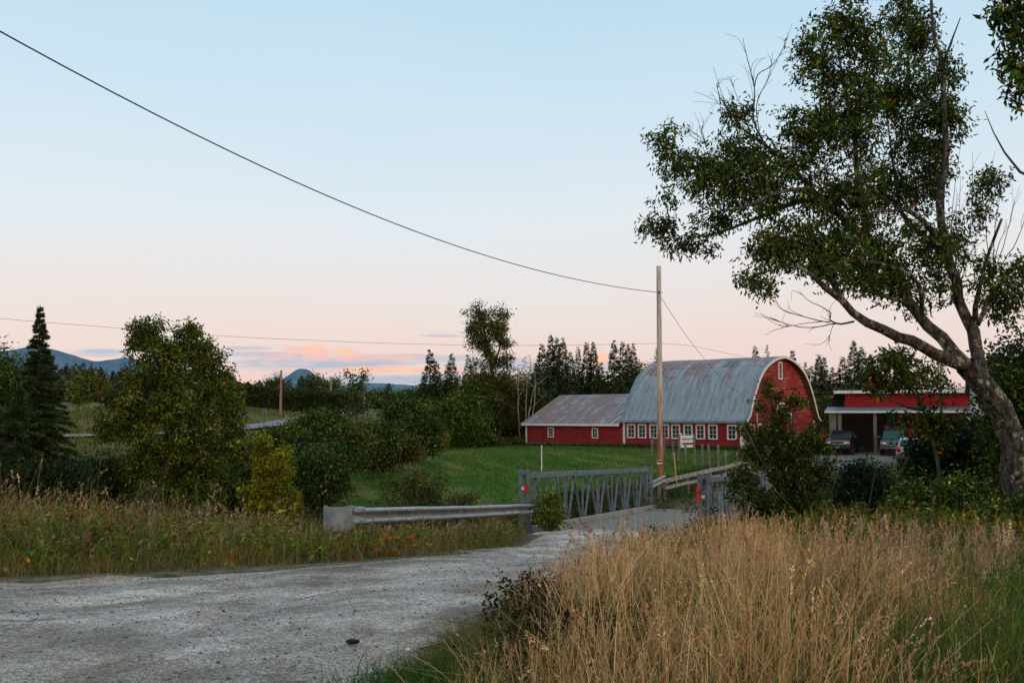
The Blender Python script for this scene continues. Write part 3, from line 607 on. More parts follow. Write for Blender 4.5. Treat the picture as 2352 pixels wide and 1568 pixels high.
def roof_mat(name, rust_lo, topband, patch=None, seam=.62):
    m, nt, out = new_mat(name); b = N(nt, 'ShaderNodeBsdfPrincipled'); b.inputs['Roughness'].default_value = .5; b.inputs['Metallic'].default_value = .15; b.inputs['Specular IOR Level'].default_value = .35
    uvn = N(nt, 'ShaderNodeUVMap'); sx = N(nt, 'ShaderNodeSeparateXYZ'); Lk(nt, uvn.outputs[0], sx.inputs[0]); u, v = sx.outputs[0], sx.outputs[1]
    sh = mth(nt, 'FLOOR', mth(nt, 'DIVIDE', u, seam)); cb = N(nt, 'ShaderNodeCombineXYZ'); Lk(nt, mth(nt, 'MULTIPLY', sh, 3.7), cb.inputs[0]); Lk(nt, mth(nt, 'FLOOR', mth(nt, 'DIVIDE', v, 2.6)), cb.inputs[1])
    wn = N(nt, 'ShaderNodeTexWhiteNoise'); Lk(nt, cb.outputs[0], wn.inputs['Vector'])
    n1 = noise(nt, 1.0, 6, vec=uvn.outputs[0], stretch=(2.2, .5, 1)); n2 = noise(nt, 3.2, 6, vec=uvn.outputs[0], stretch=(1.6, .4, 1)); n3 = noise(nt, 9, 4, vec=uvn.outputs[0])
    c = ramp(nt, n1, [(.3, (.165, .205, .235)), (.55, (.27, .325, .36)), (.75, (.36, .41, .44))])
    c = mixc(nt, mth(nt, 'MULTIPLY', wn.outputs[0], .4), c, (.2, .25, .29))
    c = mixc(nt, mth(nt, 'MULTIPLY', ramp(nt, n2, [(.5, (0, 0, 0)), (.7, (1, 1, 1))]), .5), c, (.1, .13, .155))
    # rust: strongest near the ridge, running down single sheets
    hf = mth(nt, 'MULTIPLY_ADD', v, topband[0], topband[1]); rr = mth(nt, 'ADD', mth(nt, 'ADD', mth(nt, 'MULTIPLY', n2, .9), mth(nt, 'MULTIPLY', wn.outputs[0], .34)), hf)
    rf = ramp(nt, rr, [(rust_lo, (0, 0, 0)), (rust_lo + .13, (1, 1, 1))]); c = mixc(nt, mth(nt, 'MULTIPLY', rf, .85), c, ramp(nt, n3, [(.35, (.14, .06, .04)), (.65, (.28, .125, .075))]))
    if patch:
        pa = mth(nt, 'MULTIPLY', mth(nt, 'GREATER_THAN', u, patch[0]), mth(nt, 'LESS_THAN', u, patch[1])); pa = mth(nt, 'MULTIPLY', pa, mth(nt, 'MULTIPLY', mth(nt, 'GREATER_THAN', v, patch[2]), mth(nt, 'LESS_THAN', v, patch[3]))); c = mixc(nt, mth(nt, 'MULTIPLY', pa, .85), c, (.05, .13, .1))
        jl = mth(nt, 'LESS_THAN', mth(nt, 'ABSOLUTE', mth(nt, 'SUBTRACT', v, patch[2])), .045); c = mixc(nt, mth(nt, 'MULTIPLY', jl, .8), c, (.03, .04, .045))
    fr = mth(nt, 'FRACT', mth(nt, 'DIVIDE', u, seam)); ln = mth(nt, 'LESS_THAN', mth(nt, 'ABSOLUTE', mth(nt, 'SUBTRACT', fr, .5)), .07); c = mixc(nt, mth(nt, 'MULTIPLY', ln, .35), c, (.5, .54, .56))
    ln2 = mth(nt, 'LESS_THAN', mth(nt, 'ABSOLUTE', mth(nt, 'SUBTRACT', fr, .38)), .05); c = mixc(nt, mth(nt, 'MULTIPLY', ln2, .5), c, (.09, .11, .125))
    Lk(nt, c, b.inputs['Base Color'])
    wv = mth(nt, 'SINE', mth(nt, 'MULTIPLY', u, 2 * math.pi / seam * 2)); bm = N(nt, 'ShaderNodeBump'); bm.inputs['Strength'].default_value = .35; bm.inputs['Distance'].default_value = .03
    Lk(nt, mth(nt, 'ADD', wv, mth(nt, 'MULTIPLY', n1, 1.5)), bm.inputs['Height']); Lk(nt, bm.outputs[0], b.inputs['Normal']); Lk(nt, b.outputs[0], out.inputs[0]); return m

# ------------------------------------------------------------------ barn  (x along the long wall, y inwards)
BZ = EYE - 2.85; BX, BY = 19.7, 85.0; e1 = (.753, -.659)
barn = thing('red_barn', 'red barn with a tall curved metal roof and a long low wing on its left', 'barn', (BX, BY, BZ), math.atan2(e1[1], e1[0]))
def bx_of(px): k = (px - 1176) / FPX; return (85 * k - 19.7) / (.753 + .659 * k)
def by_of(px): k = (px - 1176) / FPX; return (85 * k - 19.7) / (.659 - .753 * k)
ARCH = [(0, 1), (.2, .965), (.4, .885), (.55, .79), (.68, .655), (.78, .5), (.86, .34), (.93, .17), (1.0, 0)]
ez, pz, hw = 2.5, 8.25, 7.0
half = [(hw * a, ez + (pz - ez) * b) for a, b in ARCH]
sm, _ = resample([(a, b, 0) for a, b in half], 1.0, .35); half = [(a, b) for a, b, _ in sm]
arch = [(hw - a, b) for a, b in reversed(half)] + [(hw + a, b) for a, b in half[1:]]
XL = -12.3
w = MB(); ins = [(hw + (y - hw) * .985, (z - .08) if z > ez + .05 else z) for y, z in arch]
prof = [(0.0, 0.0)] + [(max(.0, y), z) for y, z in ins] + [(2 * hw, 0.0)]
w.add([(XL, y, z) for y, z in prof], [tuple(range(len(prof) - 1, -1, -1))])
w.add([(x, 0, z) for x, z in ((XL, 0), (0, 0), (0, ez), (XL, ez))], [(0, 1, 2, 3)]); w.add([(x, 2 * hw, z) for x, z in ((XL, 0), (0, 0), (0, ez), (XL, ez))], [(3, 2, 1, 0)])
w.build('wall', M_barn, barn)
w = MB(); w.add([(0.002, y, z) for y, z in prof], [tuple(range(len(prof)))]); w.build('gable_wall', M_gable, barn)
# curved roof with flared eaves
arl = [(-.38, ez - .16)] + [(y if 0 else y, z) for y, z in arch] + [(2 * hw + .38, ez - .16)]
arl[1] = (-.02, ez + .16); arl[-2] = (2 * hw + .02, ez + .16)
xs = np.linspace(XL - .25, .5, 26); sl = np.r_[0, np.cumsum([math.hypot(b[0] - a[0], b[1] - a[1]) for a, b in zip(arl, arl[1:])])]
V = []; UV = []
for lay in (0, -.09):
    for x in xs:
        for (y, z), s in zip(arl, sl): V.append((x, y, z + lay + .02 * math.sin(x * 1.1 + y) * (0 if lay else 1))); UV.append((x, s))
na = len(arl); nxs = len(xs); I = np.arange(nxs * na).reshape(nxs, na)
q = np.stack([I[:-1, :-1], I[1:, :-1], I[1:, 1:], I[:-1, 1:]], -1).reshape(-1, 4); off = nxs * na
sides = [(I[k, j], I[k, j+1], I[k, j+1] + off, I[k, j] + off) for k in (0, nxs - 1) for j in range(na - 1)] + [(I[k, j], I[k+1, j], I[k+1, j] + off, I[k, j] + off) for j in (0, na - 1) for k in range(nxs - 1)]
roof_o = mesh_np('roof', V, [q, q[:, ::-1] + off, np.array(sides)], M_steel, uv=UV, smooth=False, parent=barn)
SLT = sl[-1]
roof_o.data.materials[0] = roof_mat('barn_roof_metal', .575, (.085, -.52), (bx_of(1612), bx_of(1612) + 1.25, 6.4, 8.9))
for p in roof_o.data.polygons: p.use_smooth = True
t_ = MB()   # white barge board along the gable arch
ar2 = arl[1:-1]
for x0, x1 in ((.5, .56),):
    n_ = len(arl); pts = []
    for (y, z), k in zip(arl, range(n_)):
        dy, dz = (y - hw), (z - 3.0); L = math.hypot(dy, dz) or 1; pts.append((y, z, y - dy / L * .2, z - dz / L * .2))
    b = len(t_.v); vv = []; 
    for a in pts: vv += [(x1, a[0], a[1] + .01), (x1, a[2], a[3]), (x0, a[0], a[1] + .01), (x0, a[2], a[3])]
    ff = []
    for k in range(n_ - 1):
        o4 = 4 * k; ff += [(o4, o4 + 1, o4 + 5, o4 + 4), (o4 + 2, o4 + 6, o4 + 7, o4 + 3), (o4, o4 + 4, o4 + 6, o4 + 2), (o4 + 1, o4 + 3, o4 + 7, o4 + 5)]
    t_.add(vv, ff)
t_.build('barge_board', M_white, barn)
t_ = MB(); t_.b6(XL + .05, .02, -.1, -.02, ez - .28, ez - .05); t_.build('fascia', M_white, barn)
for x0, x1, y0, y1, zt in ((-.34, .03, -.035, -.003, ez - .28), (.003, .035, -.035, .32, ez + .4), (XL - .12, XL + .12, -.035, -.003, ez - .2), (.003, .035, 13.75, 14.03, ez)):
    t_ = MB(); t_.b6(x0, x1, y0, y1, .05, zt); t_.build('corner_board', M_white, barn)
def window(px=None, x=None, w=.92, z0=.82, z1=2.12, axis='x', parent=barn, cols=2, rows=3, fr=.13, pos=0, out=-1):
    xc = bx_of(px) if x is None else x; f = MB(); g = MB()
    def B(m, a0, a1, d0, d1, c0, c1):
        if axis == 'x': m.b6(a0, a1, min(out * d0, out * d1) + pos, max(out * d0, out * d1) + pos, c0, c1)
        else: m.b6(min(out * d0, out * d1) + pos, max(out * d0, out * d1) + pos, a0, a1, c0, c1)
    a0, a1 = xc - w / 2, xc + w / 2
    B(f, a0, a0 + fr, .004, .06, z0, z1); B(f, a1 - fr, a1, .004, .06, z0, z1); B(f, a0 + fr, a1 - fr, .004, .06, z1 - fr, z1); B(f, a0 + fr, a1 - fr, .004, .07, z0, z0 + fr * .8)
    iw, ih = (w - 2 * fr), (z1 - z0 - 1.8 * fr)
    for c in range(1, cols): B(f, a0 + fr + iw * c / cols - .014, a0 + fr + iw * c / cols + .014, .012, .035, z0 + .8 * fr, z1 - fr)
    for r_ in range(1, rows):
        for c in range(cols):
            B(f, a0 + fr + iw * c / cols + .015, a0 + fr + iw * (c + 1) / cols - .015, .012, .035, z0 + .8 * fr + ih * r_ / rows - .014, z0 + .8 * fr + ih * r_ / rows + .014)
    B(g, a0 + fr + .001, a1 - fr - .001, .003, .011, z0 + .8 * fr + .001, z1 - fr - .001)
    fo = f.build('window', M_white, parent); g.build('pane', M_glass, fo); return fo
for px in (1449, 1474, 1500.5, 1526, 1551, 1579, 1607.5, 1636, 1679.5): window(px)
for px in (1265, 1366): window(px, w=.72, z0=.75, z1=1.72, fr=.09)
yg = by_of(1784); window(x=7.0, w=.78, z0=6.15, z1=7.75, axis='y', out=1, cols=1, rows=1, fr=.14)
window(x=by_of(1793), w=1.7, z0=3.3, z1=4.05, axis='y', out=1, cols=3, rows=1, fr=.14)
window(x=by_of(1724), w=.95, z0=.85, z1=2.2, axis='y', out=1, fr=.14); window(x=by_of(1744), w=.95, z0=.85, z1=2.2, axis='y', out=1, fr=.14)
d_ = MB(); d_.b6(.004, .05, 6.2, 8.9, .1, 3.0); dd = d_.build('barn_door', M_gable, barn)
d_ = MB()
for y0, y1, z0, z1 in ((6.02, 6.18, .1, 3.1), (8.92, 9.08, .1, 3.1), (6.18, 8.92, 3.02, 3.18)): d_.b6(.052, .075, y0, y1, z0, z1)
d_.build('door_trim', M_white, dd)
yb = by_of(1737); d_ = MB(); d_.b6(.004, .04, yb - .05, yb + .05, 2.3, 4.35); d_.build('downpipe', M_white, barn)
for px in (1717, 1853):
    d_ = MB(); yb = by_of(px); d_.b6(.004, .12, yb - .18, yb + .18, 3.65, 4.2); d_.prism([(yb - .2, 4.2), (yb + .2, 4.2), (yb + .14, 4.32), (yb - .14, 4.32)], 'x', .004, .16); d_.build('vent_box', M_wood, barn)
# wing
XA = -24.3; az, rz_, rw = 2.2, 5.0, 5.9
w = MB(); pf = [(0, 0), (0, az), (rw, rz_ - .12), (2 * rw, az), (2 * rw, 0)]; w.prism(pf, 'x', XA, XL - .002); w.build('wing_wall', M_barn, barn)
V = []; UV = []; nu = 14
arw = [(-.4, az - .12), (rw, rz_), (2 * rw + .4, az - .12)]
for lay in (0.06, -.03):
    for x in np.linspace(XA - .3, XL - .26, nu):
        for (y, z) in arw: V.append((x, y, z + lay)); UV.append((x, abs(y - rw) * 1.12))
I = np.arange(nu * 3).reshape(nu, 3); off = nu * 3; q = np.stack([I[:-1, :-1], I[1:, :-1], I[1:, 1:], I[:-1, 1:]], -1).reshape(-1, 4)
sides = [(I[k, j], I[k, j+1], I[k, j+1] + off, I[k, j] + off) for k in (0, nu - 1) for j in range(2)] + [(I[k, j], I[k+1, j], I[k+1, j] + off, I[k, j] + off) for j in (0, 2) for k in range(nu - 1)]
mesh_np('wing_roof', V, [q, q[:, ::-1] + off, np.array(sides)], roof_mat('wing_roof_metal', .47, (.004, .02), None, .6), uv=UV, parent=barn)
t_ = MB(); t_.b6(XA - .28, XL - .28, -.46, -.4, az - .3, az - .08); t_.build('wing_fascia', M_white, barn)
t_ = MB(); t_.b6(XA - .02, XA + .16, -.035, -.003, .05, az); t_.build('corner_board', M_white, barn)
t_ = MB(); t_.b6(XA - .06, XL - .2, -.06, -.004, -.4, .2); t_.build('foundation', M_conc, barn)
t_ = MB(); t_.b6(XL - .199, .02, -.05, -.004, -.4, .1); t_.b6(.003, .06, .01, 14, -.4, .12); t_.build('foundation', M_conc, barn)

# ------------------------------------------------------------------ open shed
Z = lambda py, d: P(1176, py, d)[2]
X = lambda px, d: P(px, 955, d)[0]
sd0 = np.array([X(1900, 77), 77.0, H1(X(1900, 77), 78)])
shed = thing('open_shed', 'low red open fronted shed with a lean-to roof over parked vehicles', 'shed', sd0, R(-17))
gz = sd0[2] - .3
def sb(name, mat, boxes, par=shed):
    m = MB()
    for b in boxes: m.b6(*b)
    return m.build(name, mat, par, off=sd0)
xl, xr = X(1905, 77), X(2250, 77)
sb('front_wall', M_shedred, [(X(1913, 80), xr, 80, 80.15, Z(936, 80) - .1, Z(903, 80) + .1)])
sb('red_side_wall', M_shedred, [(X(2058, 78.5), xr - .1, 78.5, 78.65, gz, Z(946, 78.5))])
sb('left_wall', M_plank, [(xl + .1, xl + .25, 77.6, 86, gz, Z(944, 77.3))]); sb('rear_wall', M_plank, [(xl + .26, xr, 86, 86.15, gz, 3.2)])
m = MB(); z0 = Z(943, 76.8); z1 = Z(934, 80); m.add([(xl - .35, 76.8, z0), (xr, 76.8, z0), (xr, 79.99, z1), (xl - .1, 79.99, z1), (xl - .35, 76.8, z0 - .08), (xr, 76.8, z0 - .08), (xr, 79.99, z1 - .08), (xl - .1, 79.99, z1 - .08)], [(0, 1, 2, 3), (7, 6, 5, 4), (0, 4, 5, 1), (1, 5, 6, 2), (2, 6, 7, 3), (3, 7, 4, 0)])
m.build('lean_to_roof', M_steel, shed, off=sd0); sb('lean_to_fascia', M_white, [(xl - .35, xr, 76.74, 76.79, z0 - .16, z0 - .02)])
m = MB(); zt = Z(897, 79.3); m.add([(X(1897, 79.3), 79.4, zt), (xr + .4, 79.4, zt), (xr + .4, 91, zt - .7), (X(1897, 79.3), 91, zt - .7), (X(1897, 79.3), 79.4, zt - .1), (xr + .4, 79.4, zt - .1), (xr + .4, 91, zt - .8), (X(1897, 79.3), 91, zt - .8)], [(0, 1, 2, 3), (7, 6, 5, 4), (0, 4, 5, 1), (1, 5, 6, 2), (2, 6, 7, 3), (3, 7, 4, 0)])
m.build('roof', M_steel, shed, off=sd0); sb('roof_fascia', M_white, [(X(1895, 79.3), xr + .4, 79.33, 79.39, Z(903.5, 79.3), zt)])
for px, wd in ((1912, .5), (1927, .28), (2003, .24)):
    sb('post', M_wood, [(X(px, 77) - wd / 2, X(px, 77) + wd / 2, 77, 77.25, gz, z0 - .17)])
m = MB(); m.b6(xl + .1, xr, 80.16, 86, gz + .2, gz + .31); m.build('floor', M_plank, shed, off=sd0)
# slatted rack inside the shed
rk = np.array([X(2005, 79), 79.0, Z(989, 79)]); _d = rk - sd0; _c, _s = math.cos(R(-17)), math.sin(R(-17)); rack = thing('slatted_rack', 'white slatted hay rack hanging between the shed posts', 'rack', sd0 + [_c * _d[0] - _s * _d[1], _s * _d[0] + _c * _d[1], _d[2]], R(-17))
m = MB(); x0, x1 = X(2005, 79), X(2057, 79); za, zb = Z(978, 79), Z(989.5, 79); m.b6(x0, x1, 78.96, 79.0, zb - .05, zb + .02); m.b6(x0, x1, 78.96, 79.0, za - .02, za + .02); m.build('rail', M_wood2, rack, off=rk)
for k in range(13):
    m = MB(); xx = x0 + (x1 - x0) * (k + .3) / 13; m.b6(xx, xx + .05, 78.92, 78.955, zb - .03, za); m.build('slat', M_wood2, rack, off=rk)
# ------------------------------------------------------------------ white house behind the big tree
h0 = np.array([X(2243, 60), 60.0, H1(X(2243, 60), 61) - .1]); house = thing('white_house', 'white clapboard house mostly hidden behind the thick leaning trunk', 'house', h0, R(-22))
m = MB(); ze = Z(893, 60) - h0[2]; m.prism([(0, 0), (0, ze), (3.5, ze + 1.3), (7, ze), (7, 0)], 'x', 0, 9); m.build('wall', M_hwhite, house)
m = MB()
for a, bb, c, dd_ in ((-.4, ze - .24, 3.5, ze + 1.32), (3.5, ze + 1.32, 7.4, ze - .24)):
    m.add([(-.3, a, bb + .06), (9.3, a, bb + .06), (9.3, c, dd_ + .06), (-.3, c, dd_ + .06), (-.3, a, bb + .14), (9.3, a, bb + .14), (9.3, c, dd_ + .14), (-.3, c, dd_ + .14)], [(0, 1, 2, 3), (7, 6, 5, 4), (0, 4, 5, 1), (1, 5, 6, 2), (2, 6, 7, 3), (3, 7, 4, 0)])
m.build('roof', M_steeld, house)
for x in (1.6, 4.2, 6.8): window(x=x, w=1.0, z0=.9, z1=2.3, parent=house, rows=2, cols=1, pos=0, out=-1)

# ------------------------------------------------------------------ steel bridge
ZT = lambda s: EYE - 1.88 - .62 * s / BLEN      # top chord
ZD = lambda s: EYE - 3.74 - .66 * s / BLEN      # deck
b0 = np.array([BR0[0], BR0[1], ZD(0)]); bridge = thing('truss_bridge', 'grey steel panel truss bridge carrying the gravel road over the creek', 'bridge', b0)
def W3(s, n, z): p = BP(s, n); return (p[0], p[1], z)
NP = 4; pl = BLEN / NP
def truss(n0, nm):
    m = MB(); m.bar(W3(0, n0, ZT(0) - .07), W3(BLEN, n0, ZT(BLEN) - .07), .16, .17); m.build('top_chord', M_steel, bridge, off=b0)
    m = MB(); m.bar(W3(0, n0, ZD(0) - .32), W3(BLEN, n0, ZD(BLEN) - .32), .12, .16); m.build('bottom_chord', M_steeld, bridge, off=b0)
    for k in range(NP):
        m = MB(); a = k * pl; zt = lambda s: ZT(s) - .157; zb = lambda s: ZD(s) - .235
        for lay in (0,):
            nn_ = n0 + lay
            for s in (a + .09, a + pl - .09): m.bar(W3(s, nn_, zt(s)), W3(s, nn_, zb(s)), .045, .085)
            m.bar(W3(a + pl / 2, nn_, zt(a + pl / 2)), W3(a + pl / 2, nn_, zb(a + pl / 2)), .04, .075)
        for s0, s1 in ((.25, .04), (.25, .47), (.75, .53), (.75, .96)):
            m.bar(W3(a + pl * s0, n0, zt(a + pl * s0)), W3(a + pl * s1, n0, zb(a + pl * s1)), .07, .078)
        for s in (.25, .75):
            ss = a + pl * s; m.add([W3(ss - .16, n0 + .05, zt(ss)), W3(ss + .16, n0 + .05, zt(ss)), W3(ss, n0 + .05, zt(ss) - .2)], [(0, 1, 2)])
        for s in (.5,):
            ss = a + pl * s; m.add([W3(ss - .26, n0 + .05, zb(ss)), W3(ss + .26, n0 + .05, zb(ss)), W3(ss, n0 + .05, zb(ss) + .42)], [(0, 1, 2)])
        m.build('truss_panel', M_steel, bridge, off=b0)
    for s, hh in ((-.12, .12), (BLEN + .12, .1)):
        m = MB(); z1 = ZT(max(0, min(BLEN, s))) + hh; z0 = ZD(s) - .45
        m.bar(W3(s, n0 - .14, z1), W3(s, n0 - .14, z0), .09, .14); m.bar(W3(s, n0 + .14, z1), W3(s, n0 + .14, z0), .09, .14)
        for k in range(5):
            zz_ = z1 - .1 - (z1 - z0 - .3) * k / 4.5; p = W3(s, n0 - .1, zz_); q_ = W3(s, n0 + .1, zz_); m.bar(p, q_, .1, .12)
        m.build('end_post', M_steel, bridge, off=b0)
truss(0, 'l'); truss(BWID, 'r')
def plate(s, n, z, w, h, mat, name):
    m = MB(); m.bar(W3(s, n - w / 2, z), W3(s, n + w / 2, z), .012, h); m.build(name, mat, bridge, off=b0)
zr = ZT(0) - .47; plate(-.22, .12, zr, .13, .22, M_red, 'reflector'); plate(-.22, -.02, zr, .1, .1, M_white, 'reflector')
plate(-.22, BWID - .17, zr + .12, .12, .17, M_red, 'reflector'); plate(-.22, BWID - .17, zr - .12, .13, .18, M_red, 'reflector'); plate(-.22, BWID - .02, zr - .1, .1, .1, M_white, 'reflector')
m = MB(); m.bar(W3(-.25, BWID / 2, ZD(0) - .09), W3(BLEN + .25, BWID / 2, ZD(BLEN) - .09), BWID - .75, .16); m.build('deck', simple('deck_gravel', (.13, .12, .105), (.26, .245, .22), 5, .95, .5, det=8), bridge, off=b0)
for n0 in (.28, BWID - .28):
    m = MB(); m.bar(W3(-.1, n0, ZD(0) + .04), W3(BLEN + .1, n0, ZD(BLEN) + .04), .18, .26); m.build('kerb_beam', M_conc, bridge, off=b0)
for k in range(9):
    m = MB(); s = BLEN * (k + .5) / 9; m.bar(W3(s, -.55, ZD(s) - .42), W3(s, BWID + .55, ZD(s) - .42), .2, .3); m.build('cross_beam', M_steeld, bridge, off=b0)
for s in (.15, BLEN - .15):
    m = MB(); m.bar(W3(s, -.6, ZD(s) - 1.5), W3(s, BWID + .6, ZD(s) - 1.5), .5, 1.8); m.build('abutment', M_conc, bridge, off=b0)

# ------------------------------------------------------------------ guardrails
M_raild = simple('dusty_shaded_steel', (.11, .1, .085), (.22, .19, .15), 5, .7, .15)  # tan dust, with the shade of the beam's valley painted in as a darker tone
WP = [(0, .16), (.05, .158), (.09, .14), (.105, .105), (.09, .075), (.02, .035), (.0, 0), (.02, -.035), (.09, -.075), (.105, -.105), (.09, -.14), (.05, -.158), (0, -.16)]
def beam(path, name, parent, off, side, mat=M_rail, blend=None):
    """sweep the beam section along path; side = horizontal unit vector of its face; blend 0..1 flattens it"""
    path = np.asarray(path, float); T = np.gradient(path, axis=0); V = []
    for i, p in enumerate(path):
        h = np.array([T[i][1], -T[i][0], 0]); h /= np.linalg.norm(h); h = h * side; f = blend[i] if blend is not None else 0
        for o_, z in WP:
            oo = o_ * (1 - f) + .07 * f; V.append(p + h * oo + np.array([0, 0, z * (1 + .42 * f)]))
        for o_, z in reversed(WP):
            oo = o_ * (1 - f) + .07 * f - .008; V.append(p + h * oo + np.array([0, 0, z * (1 + .42 * f)]))
    n = 2 * len(WP); k = len(path); i = np.arange(k - 1)[:, None] * n; j = np.arange(n)[None]; j2 = (j + 1) % n
    q = np.stack([i + j, i + j2, i + n + j2, i + n + j], -1).reshape(-1, 4)
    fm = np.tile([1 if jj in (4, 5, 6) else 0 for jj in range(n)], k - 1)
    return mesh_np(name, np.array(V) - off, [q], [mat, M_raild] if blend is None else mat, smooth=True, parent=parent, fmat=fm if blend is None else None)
ga = P(803, 1167, 19.4); gb = P(1221, 1157, 32.6); ga[2] -= .16; gb[2] -= .16
dg = (gb - ga) / np.linalg.norm(gb - ga)
g0 = np.array([ga[0], ga[1], H1(ga[0], ga[1])]); gr = thing('guardrail', 'long galvanised guardrail with a flared end beside the road before the bridge', 'guardrail', g0)
pth = [ga + (gb - ga) * t for t in np.linspace(0, 1, 40)]; pth = [p + np.array([0, 0, .003 * math.sin(i * .8) + .006 * math.sin(i * .23)]) for i, p in enumerate(pth)]
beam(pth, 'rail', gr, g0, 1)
dh = np.array([dg[0], dg[1], 0]); dh /= np.linalg.norm(dh); nh = np.array([dh[1], -dh[0], 0])
tp = []; bl = []
for i in range(9): t = i / 8; tp.append(ga + nh * .006 + dh * (.5 - .75 * t)); bl.append(max(0, min(1, (t - .25) / .5)))
for i in range(1, 15): a = i / 14 * R(200); tp.append(ga + nh * .006 + dh * (-.25 - .17 * math.sin(a)) + (-nh) * (.17 * (1 - math.cos(a)))); bl.append(1)
M_term = simple('end_section_steel', (.16, .195, .22), (.27, .315, .345), 6, .5, .15, metal=.2)
beam(tp[::-1], 'end_section', gr, g0, 1, M_term, bl[::-1])
m = MB()
bolts = []
for t in (.205, .212, .219):
    for z_ in (.03, -.03): p = ga + (gb - ga) * t + nh * .03 + [0, 0, z_ * 2]; mb = MB(); mb.box(p, (.05, .05, .04), rz=math.atan2(dh[1], dh[0])); mb.build('bolt', M_dark, gr, off=g0)
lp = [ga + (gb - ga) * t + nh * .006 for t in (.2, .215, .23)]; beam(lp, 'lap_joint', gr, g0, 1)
for t in (.09, .3, .52, .74, .95):
    p = ga + (gb - ga) * t - nh * .12; m = MB(); zg = H1(p[0], p[1]); m.b6(p[0] - .08, p[0] + .08, p[1] - .08, p[1] + .08, zg - .4, p[2] + .1); m.build('post', M_wood, gr, off=g0)
sa = np.array(W3(BLEN + .25, -.05, 0)); sa[2] = Z(1117, sa[1]); sb_ = P(1525, 1098, 49.5)
s0 = np.array([sb_[0], sb_[1], H1(sb_[0], sb_[1])]); gs = thing('guardrail', 'short tilted guardrail stub at the far left end of the bridge', 'guardrail', s0)
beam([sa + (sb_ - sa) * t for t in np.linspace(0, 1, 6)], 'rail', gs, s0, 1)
m = MB(); p = sb_ - np.array([.25, .2, 0]); m.b6(p[0] - .08, p[0] + .08, p[1] + .0, p[1] + .16, s0[2] - .5, p[2] + .1); m.build('post', M_wood, gs, off=s0)

# ------------------------------------------------------------------ rail fence beyond the bridge
fpx = [(1527, 1104, 49.6), (1580, 1091.5, 51), (1632, 1079.5, 52.8), (1680, 1069, 55), (1722, 1056, 57.5)]
f0 = P(*fpx[0]); f0[2] = H1(f0[0], f0[1]); fence = thing('rail_fence', 'weathered two rail wooden fence climbing beside the drive past the bridge', 'fence', f0)
for (a, b_) in zip(fpx, fpx[1:]):
    for dy, th in ((0, .2), (17, .15)):
        pa, pb = P(a[0], a[1] + dy, a[2]), P(b_[0], b_[1] + dy * .95, b_[2]); mid = (pa + pb) / 2 + [0, 0, rng.normal(0, .025)]
        m = MB(); m.bar(pa, mid, .06, th); m.bar(mid, pb, .06, th * .96); m.build('rail', M_wood2, fence, off=f0)
for a in fpx:
    p = P(*a); m = MB(); m.tube([(p[0], p[1] + .12, H1(p[0], p[1]) - .4), (p[0] + .02, p[1] + .12, p[2] + .14)], [.085, .075], 7); m.build('post', M_wood, fence, off=f0)

# ------------------------------------------------------------------ row of fence posts by the barn
def zpt(zx, zy): return ((zx / 4.704 + 2550) * .5742, (zy / 4.704 + 1650) * .5742)
rowp = [(270, 420, 700), (505, 470, 760), (670, 530, 770), (790, 400, 810), (905, 560, 860), (1065, 400, 860), (1215, 590, 870), (1335, 590, 900), (1515, 600, 990), (1655, 700, 960), (1870, 730, 900)]
labs = ['leftmost weathered post of the row before the barn, left of the utility pole', 'weathered post of the row just right of the utility pole', 'slightly leaning post of the row, second right of the utility pole', 'tall post against the left upright of the white gate', 'short post standing in front of the white gate', 'tall post at the right end of the white gate', 'mossy post of the row, first right of the white gate', 'thick pale post of the row, second right of the white gate', 'tallest pale post in the right half of the row, third right of the white gate', 'short post of the row near the leafy sapling', 'rightmost post of the row, half hidden by the leafy sapling']
for i, ((zx, za, zb), lab) in enumerate(zip(rowp, labs)):
    px, pt = zpt(zx, za); _, pb_ = zpt(zx, zb); d = 78 - 19 * min(1, (zx - 270) / 1400); p = P(px, pt, d); g = H1(p[0], p[1])
    zbase = min(g, P(px, pb_, d)[2]) - .4
    m = MB(); ln = rng.normal(0, .04); k = 5; m.tube([(p[0] + ln * (1 - t), p[1], zbase + (p[2] - zbase) * t) for t in np.linspace(0, 1, k)], .085 * np.linspace(1.1, .85, k) * np.exp(rng.normal(0, .05, k)) * (d / 66), 7)
    o = m.build('fence_post', M_wood, None, off=(0, 0, 0), smooth=True); tag(o, lab, 'post', 'old fence posts in a row before the barn')
# white gate and tube gate
gd = 71.; def_z = lambda zx, zy, d: P(*zpt(zx, zy), d)
p0 = def_z(810, 640, gd); gate = thing('white_gate', 'white painted three board gate standing among the fence posts', 'gate', p0)
m = MB(); m.bar(def_z(832, 650, gd - .05), def_z(808, 382, gd - .05), .16, .05, up=(0, 1, 0)); m.build('upright', M_white, gate, off=p0)
for za, zb in ((455, 447), (543, 532), (635, 622)):
    m = MB(); m.bar(def_z(800, za, gd), def_z(1085, zb, gd), .04, .2); m.build('rail', M_white, gate, off=p0)
p0 = def_z(300, 640, 76.5); gate2 = thing('tube_gate', 'thin grey metal tube gate between the posts left of the white gate', 'gate', p0)
for za, zb in ((500, 425), (548, 488), (595, 548), (640, 610)):
    m = MB(); m.tube([def_z(285, za, 77), def_z(785, zb, 71.5)], .022, 6); m.build('rail', M_steel, gate2, off=p0)
for zx, za, zb, d in ((285, 495, 645, 77), (785, 420, 615, 71.5)):
    m = MB(); m.tube([def_z(zx, za, d), def_z(zx, zb, d)], .025, 6); m.build('stile', M_steel, gate2, off=p0)

